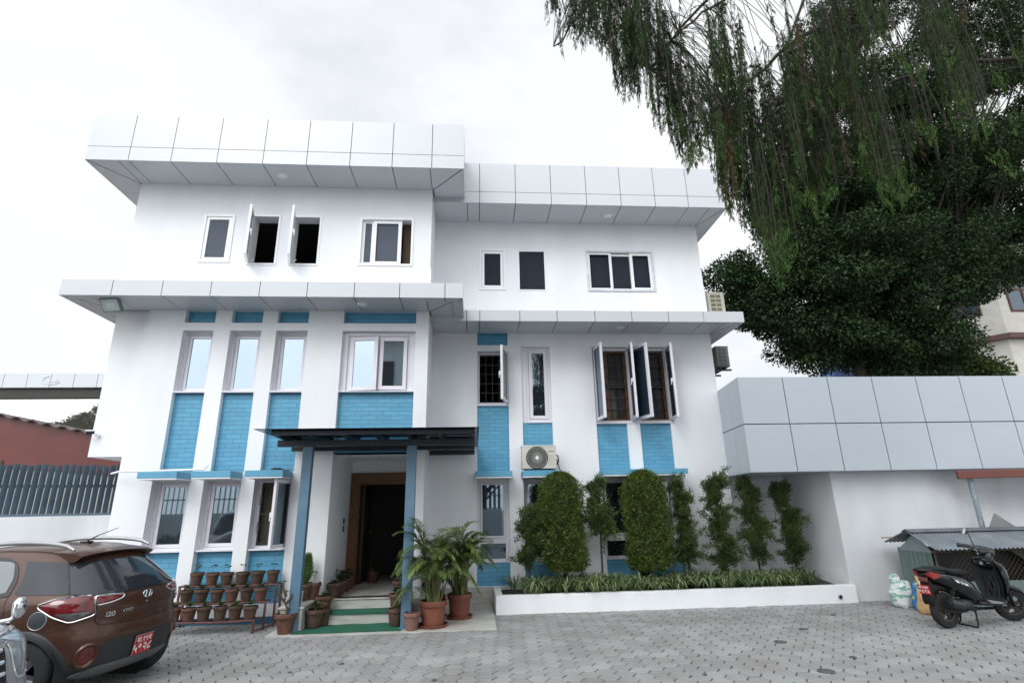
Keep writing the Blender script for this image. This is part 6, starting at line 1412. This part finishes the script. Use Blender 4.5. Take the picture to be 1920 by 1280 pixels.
# floor, leg shield, front fender, fork
shell('floorboard', [(.52, .30, .13, .035), (.70, .275, .16, .03), (.90, .275, .165, .03), (1.0, .30, .15, .05)], GREYP)
p = MB(); p.prism([(.60, .345), (.86, .30), (.90, .27), (.66, .295)], -.17, -.152, 'y'); p.prism([(.60, .345), (.86, .30), (.90, .27), (.66, .295)], .152, .17, 'y'); p.build('floor_trim', M('light_grey_trim', (.30, .31, .32), .3, .4), sc, bevel=.004)
n = 13; p = MB()
for k in range(11):
    t = k/10; z = .30+.56*t; x = .985+.02*math.sin(t*3)+.085*(1-t)**2*0-.10*t; hw = .12+.085*math.sin(math.pi*(t*.75+.12))
    for j in range(n): u = -1+2*j/(n-1); p.v.append((x+.10*(1-u*u), u*hw, z))
for k in range(10):
    for j in range(n-1): a = k*n+j; p.f.append((a, a+1, a+n+1, a+n)); p.m.append(0)
nn_ = len(p.v); p.v += [(x-.035-.02*(1-(abs(y)/.21)**2), y*.93, z) for x, y, z in p.v]; p.f += [tuple(nn_+q for q in reversed(f)) for f in list(p.f)]; p.m += [0]*(len(p.f)-len(p.m))
ls = p.build('leg_shield', GREYP, sc, smooth=60)
p = MB()
for y in (-.10, -.04, .04, .10): p.tube([(.99-.06, y, .34), (.965, y, .5), (.925, y, .66)], [.006, .012, .008], 6)
p.build('shield_rib', M('grey_floor_plastic', (1, 1, 1)), ls, smooth=50)
shell('front_cover', [(1.0, .55, .12, .22), (1.08, .58, .15, .24), (1.16, .60, .13, .20), (1.22, .60, .08, .13), (1.26, .60, .03, .06)], GLB)
shell('glove_panel', [(.84, .84, .06, .03), (.88, .82, .14, .055), (.96, .78, .17, .08), (1.04, .74, .16, .08)], GLB)
p = MB(); p.lathe([(0, .012), (.022, .010), (.026, 0)], 16, Matrix.Translation((.845, -.03, .80)) @ Matrix.Rotation(-math.pi/2, 4, 'Y')); p.box(.86, .864, -.13, -.09, .80, .812); p.build('key_lock', M('bright_metal', (.5, .5, .5), .3, .8), sc, smooth=40)
shell('front_fender', [(1.02, .36, .045, .03), (1.10, .44, .062, .03), (1.24, .475, .065, .03), (1.38, .42, .055, .03), (1.44, .36, .03, .02)], GLB)
p = MB()
for s_ in (1, -1): p.tube([(1.26, s_*.075, .225), (1.14, s_*.07, .60)], .02, 10)
p.tube([(1.14, 0, .58), (1.0, 0, .93)], .03, 10); p.build('fork', MATB, sc, smooth=50)
# handlebar, cowl, instruments, levers, mirrors
shell('handlebar_cowl', [(.84, .955, .06, .02), (.90, .965, .16, .045), (.97, .96, .20, .055), (1.05, .955, .15, .055), (1.10, .95, .06, .03)], GLB)
p = MB(); p.box(.885, .905, -.08, .08, .985, 1.02, 0, Matrix.Identity(4)); p.build('instrument_panel', M('instrument_glass', (.02, .03, .035), .1, coat=1.), sc, bevel=.012)
for s_ in (1, -1):
    p = MB(); p.tube([(.96, s_*.18, .965), (.91, s_*.26, .955), (.845, s_*.35, .945)], [.02, .028, .030], 12); p.tube([(.845, s_*.35, .945), (.838, s_*.36, .943)], .034, 12); p.build('grip', M('grey_rubber_grip', (.045, .045, .05), .8), sc, smooth=40)
    p = MB(); p.tube([(.97, s_*.20, .945), (.94, s_*.29, .93), (.89, s_*.35, .915)], [.008, .007, .005], 6); p.build('brake_lever', M('dark_metal', (.06, .06, .06), .4, .6), sc, smooth=50)
    mx_, my_, mz_ = (.925, .315, 1.16) if s_ > 0 else (.66, -.42, 1.03)
    p = MB(); p.tube([(.96, s_*.19, .99), ((.96+mx_)/2, (s_*.19+my_)/2, mz_-.03), (mx_, my_, mz_-.02)], .007, 6); ms_ = p.build('mirror_stem', MATB, sc, smooth=50)
    T = Matrix.Translation((mx_, my_, mz_)) @ Matrix.Rotation(math.radians(-12*s_), 4, 'Z') @ Matrix.Rotation(math.radians(-72), 4, 'Y') @ Matrix.Diagonal((.75, 1.15, 1, 1))
    p = MB(); p.lathe([(0, -.03), (.045, -.022), (.062, .0), (.062, .008)], 24, T); mh_ = p.build('mirror_housing', GLB, ms_, smooth=50)
    p = MB(); p.lathe([(0, .0085), (.057, .0085), (.062, .0075)], 24, T); p.build('mirror_glass', M('mirror_silver', (.85, .87, .88), .03, 1.), ms_)
# steering turned to the right: everything that steers swings about the fork axis
ax = Vector((-.14, 0, .35)).normalized(); pv = Vector((1.14, 0, .58)); Rm = Matrix.Translation(pv) @ Matrix.Rotation(math.radians(-30), 4, ax) @ Matrix.Translation(-pv)
for o in list(COL.objects):
    if o.parent == sc and (o.name.split('.')[0] in ('fork', 'front_fender', 'handlebar_cowl', 'instrument_panel', 'grip', 'brake_lever', 'mirror_stem') or (o.name.startswith('wheel') and max(v.co.x for v in o.data.vertices) > 1)): o.matrix_local = Rm
# ================================================================ LOOSE STONES, finishing
for i, (x, y) in enumerate(((-2.02, 6.9), (-1.52, 7.18), (4.3, 6.6), (2.4, 6.2), (-.4, 6.4), (5.6, 8.9))):
    p = MB(); r_ = .022+.008*(i % 3); p.lathe([(0, -.004), (r_, -.002), (r_*1.05, .006), (r_*.6, .014), (0, .016)], 8); o = p.build('pebble', M('dark_pebble', (.07, .07, .068), .9), None, smooth=60); o.location = (x, y, 0)
    tag(o, ['dark pebble on the paving near the rear of the brown car', 'dark pebble on the paving in front of the green mat', 'dark pebble on the paving nearest the largest drain cover', 'dark pebble on the paving near the middle of the bottom edge', 'dark pebble on the paving below the palms', 'dark pebble on the paving left of the scooter wheel'][i], 'pebble', 'pebbles on the paving')
for o in S.objects:
    if '_local' in o: del o['_local']
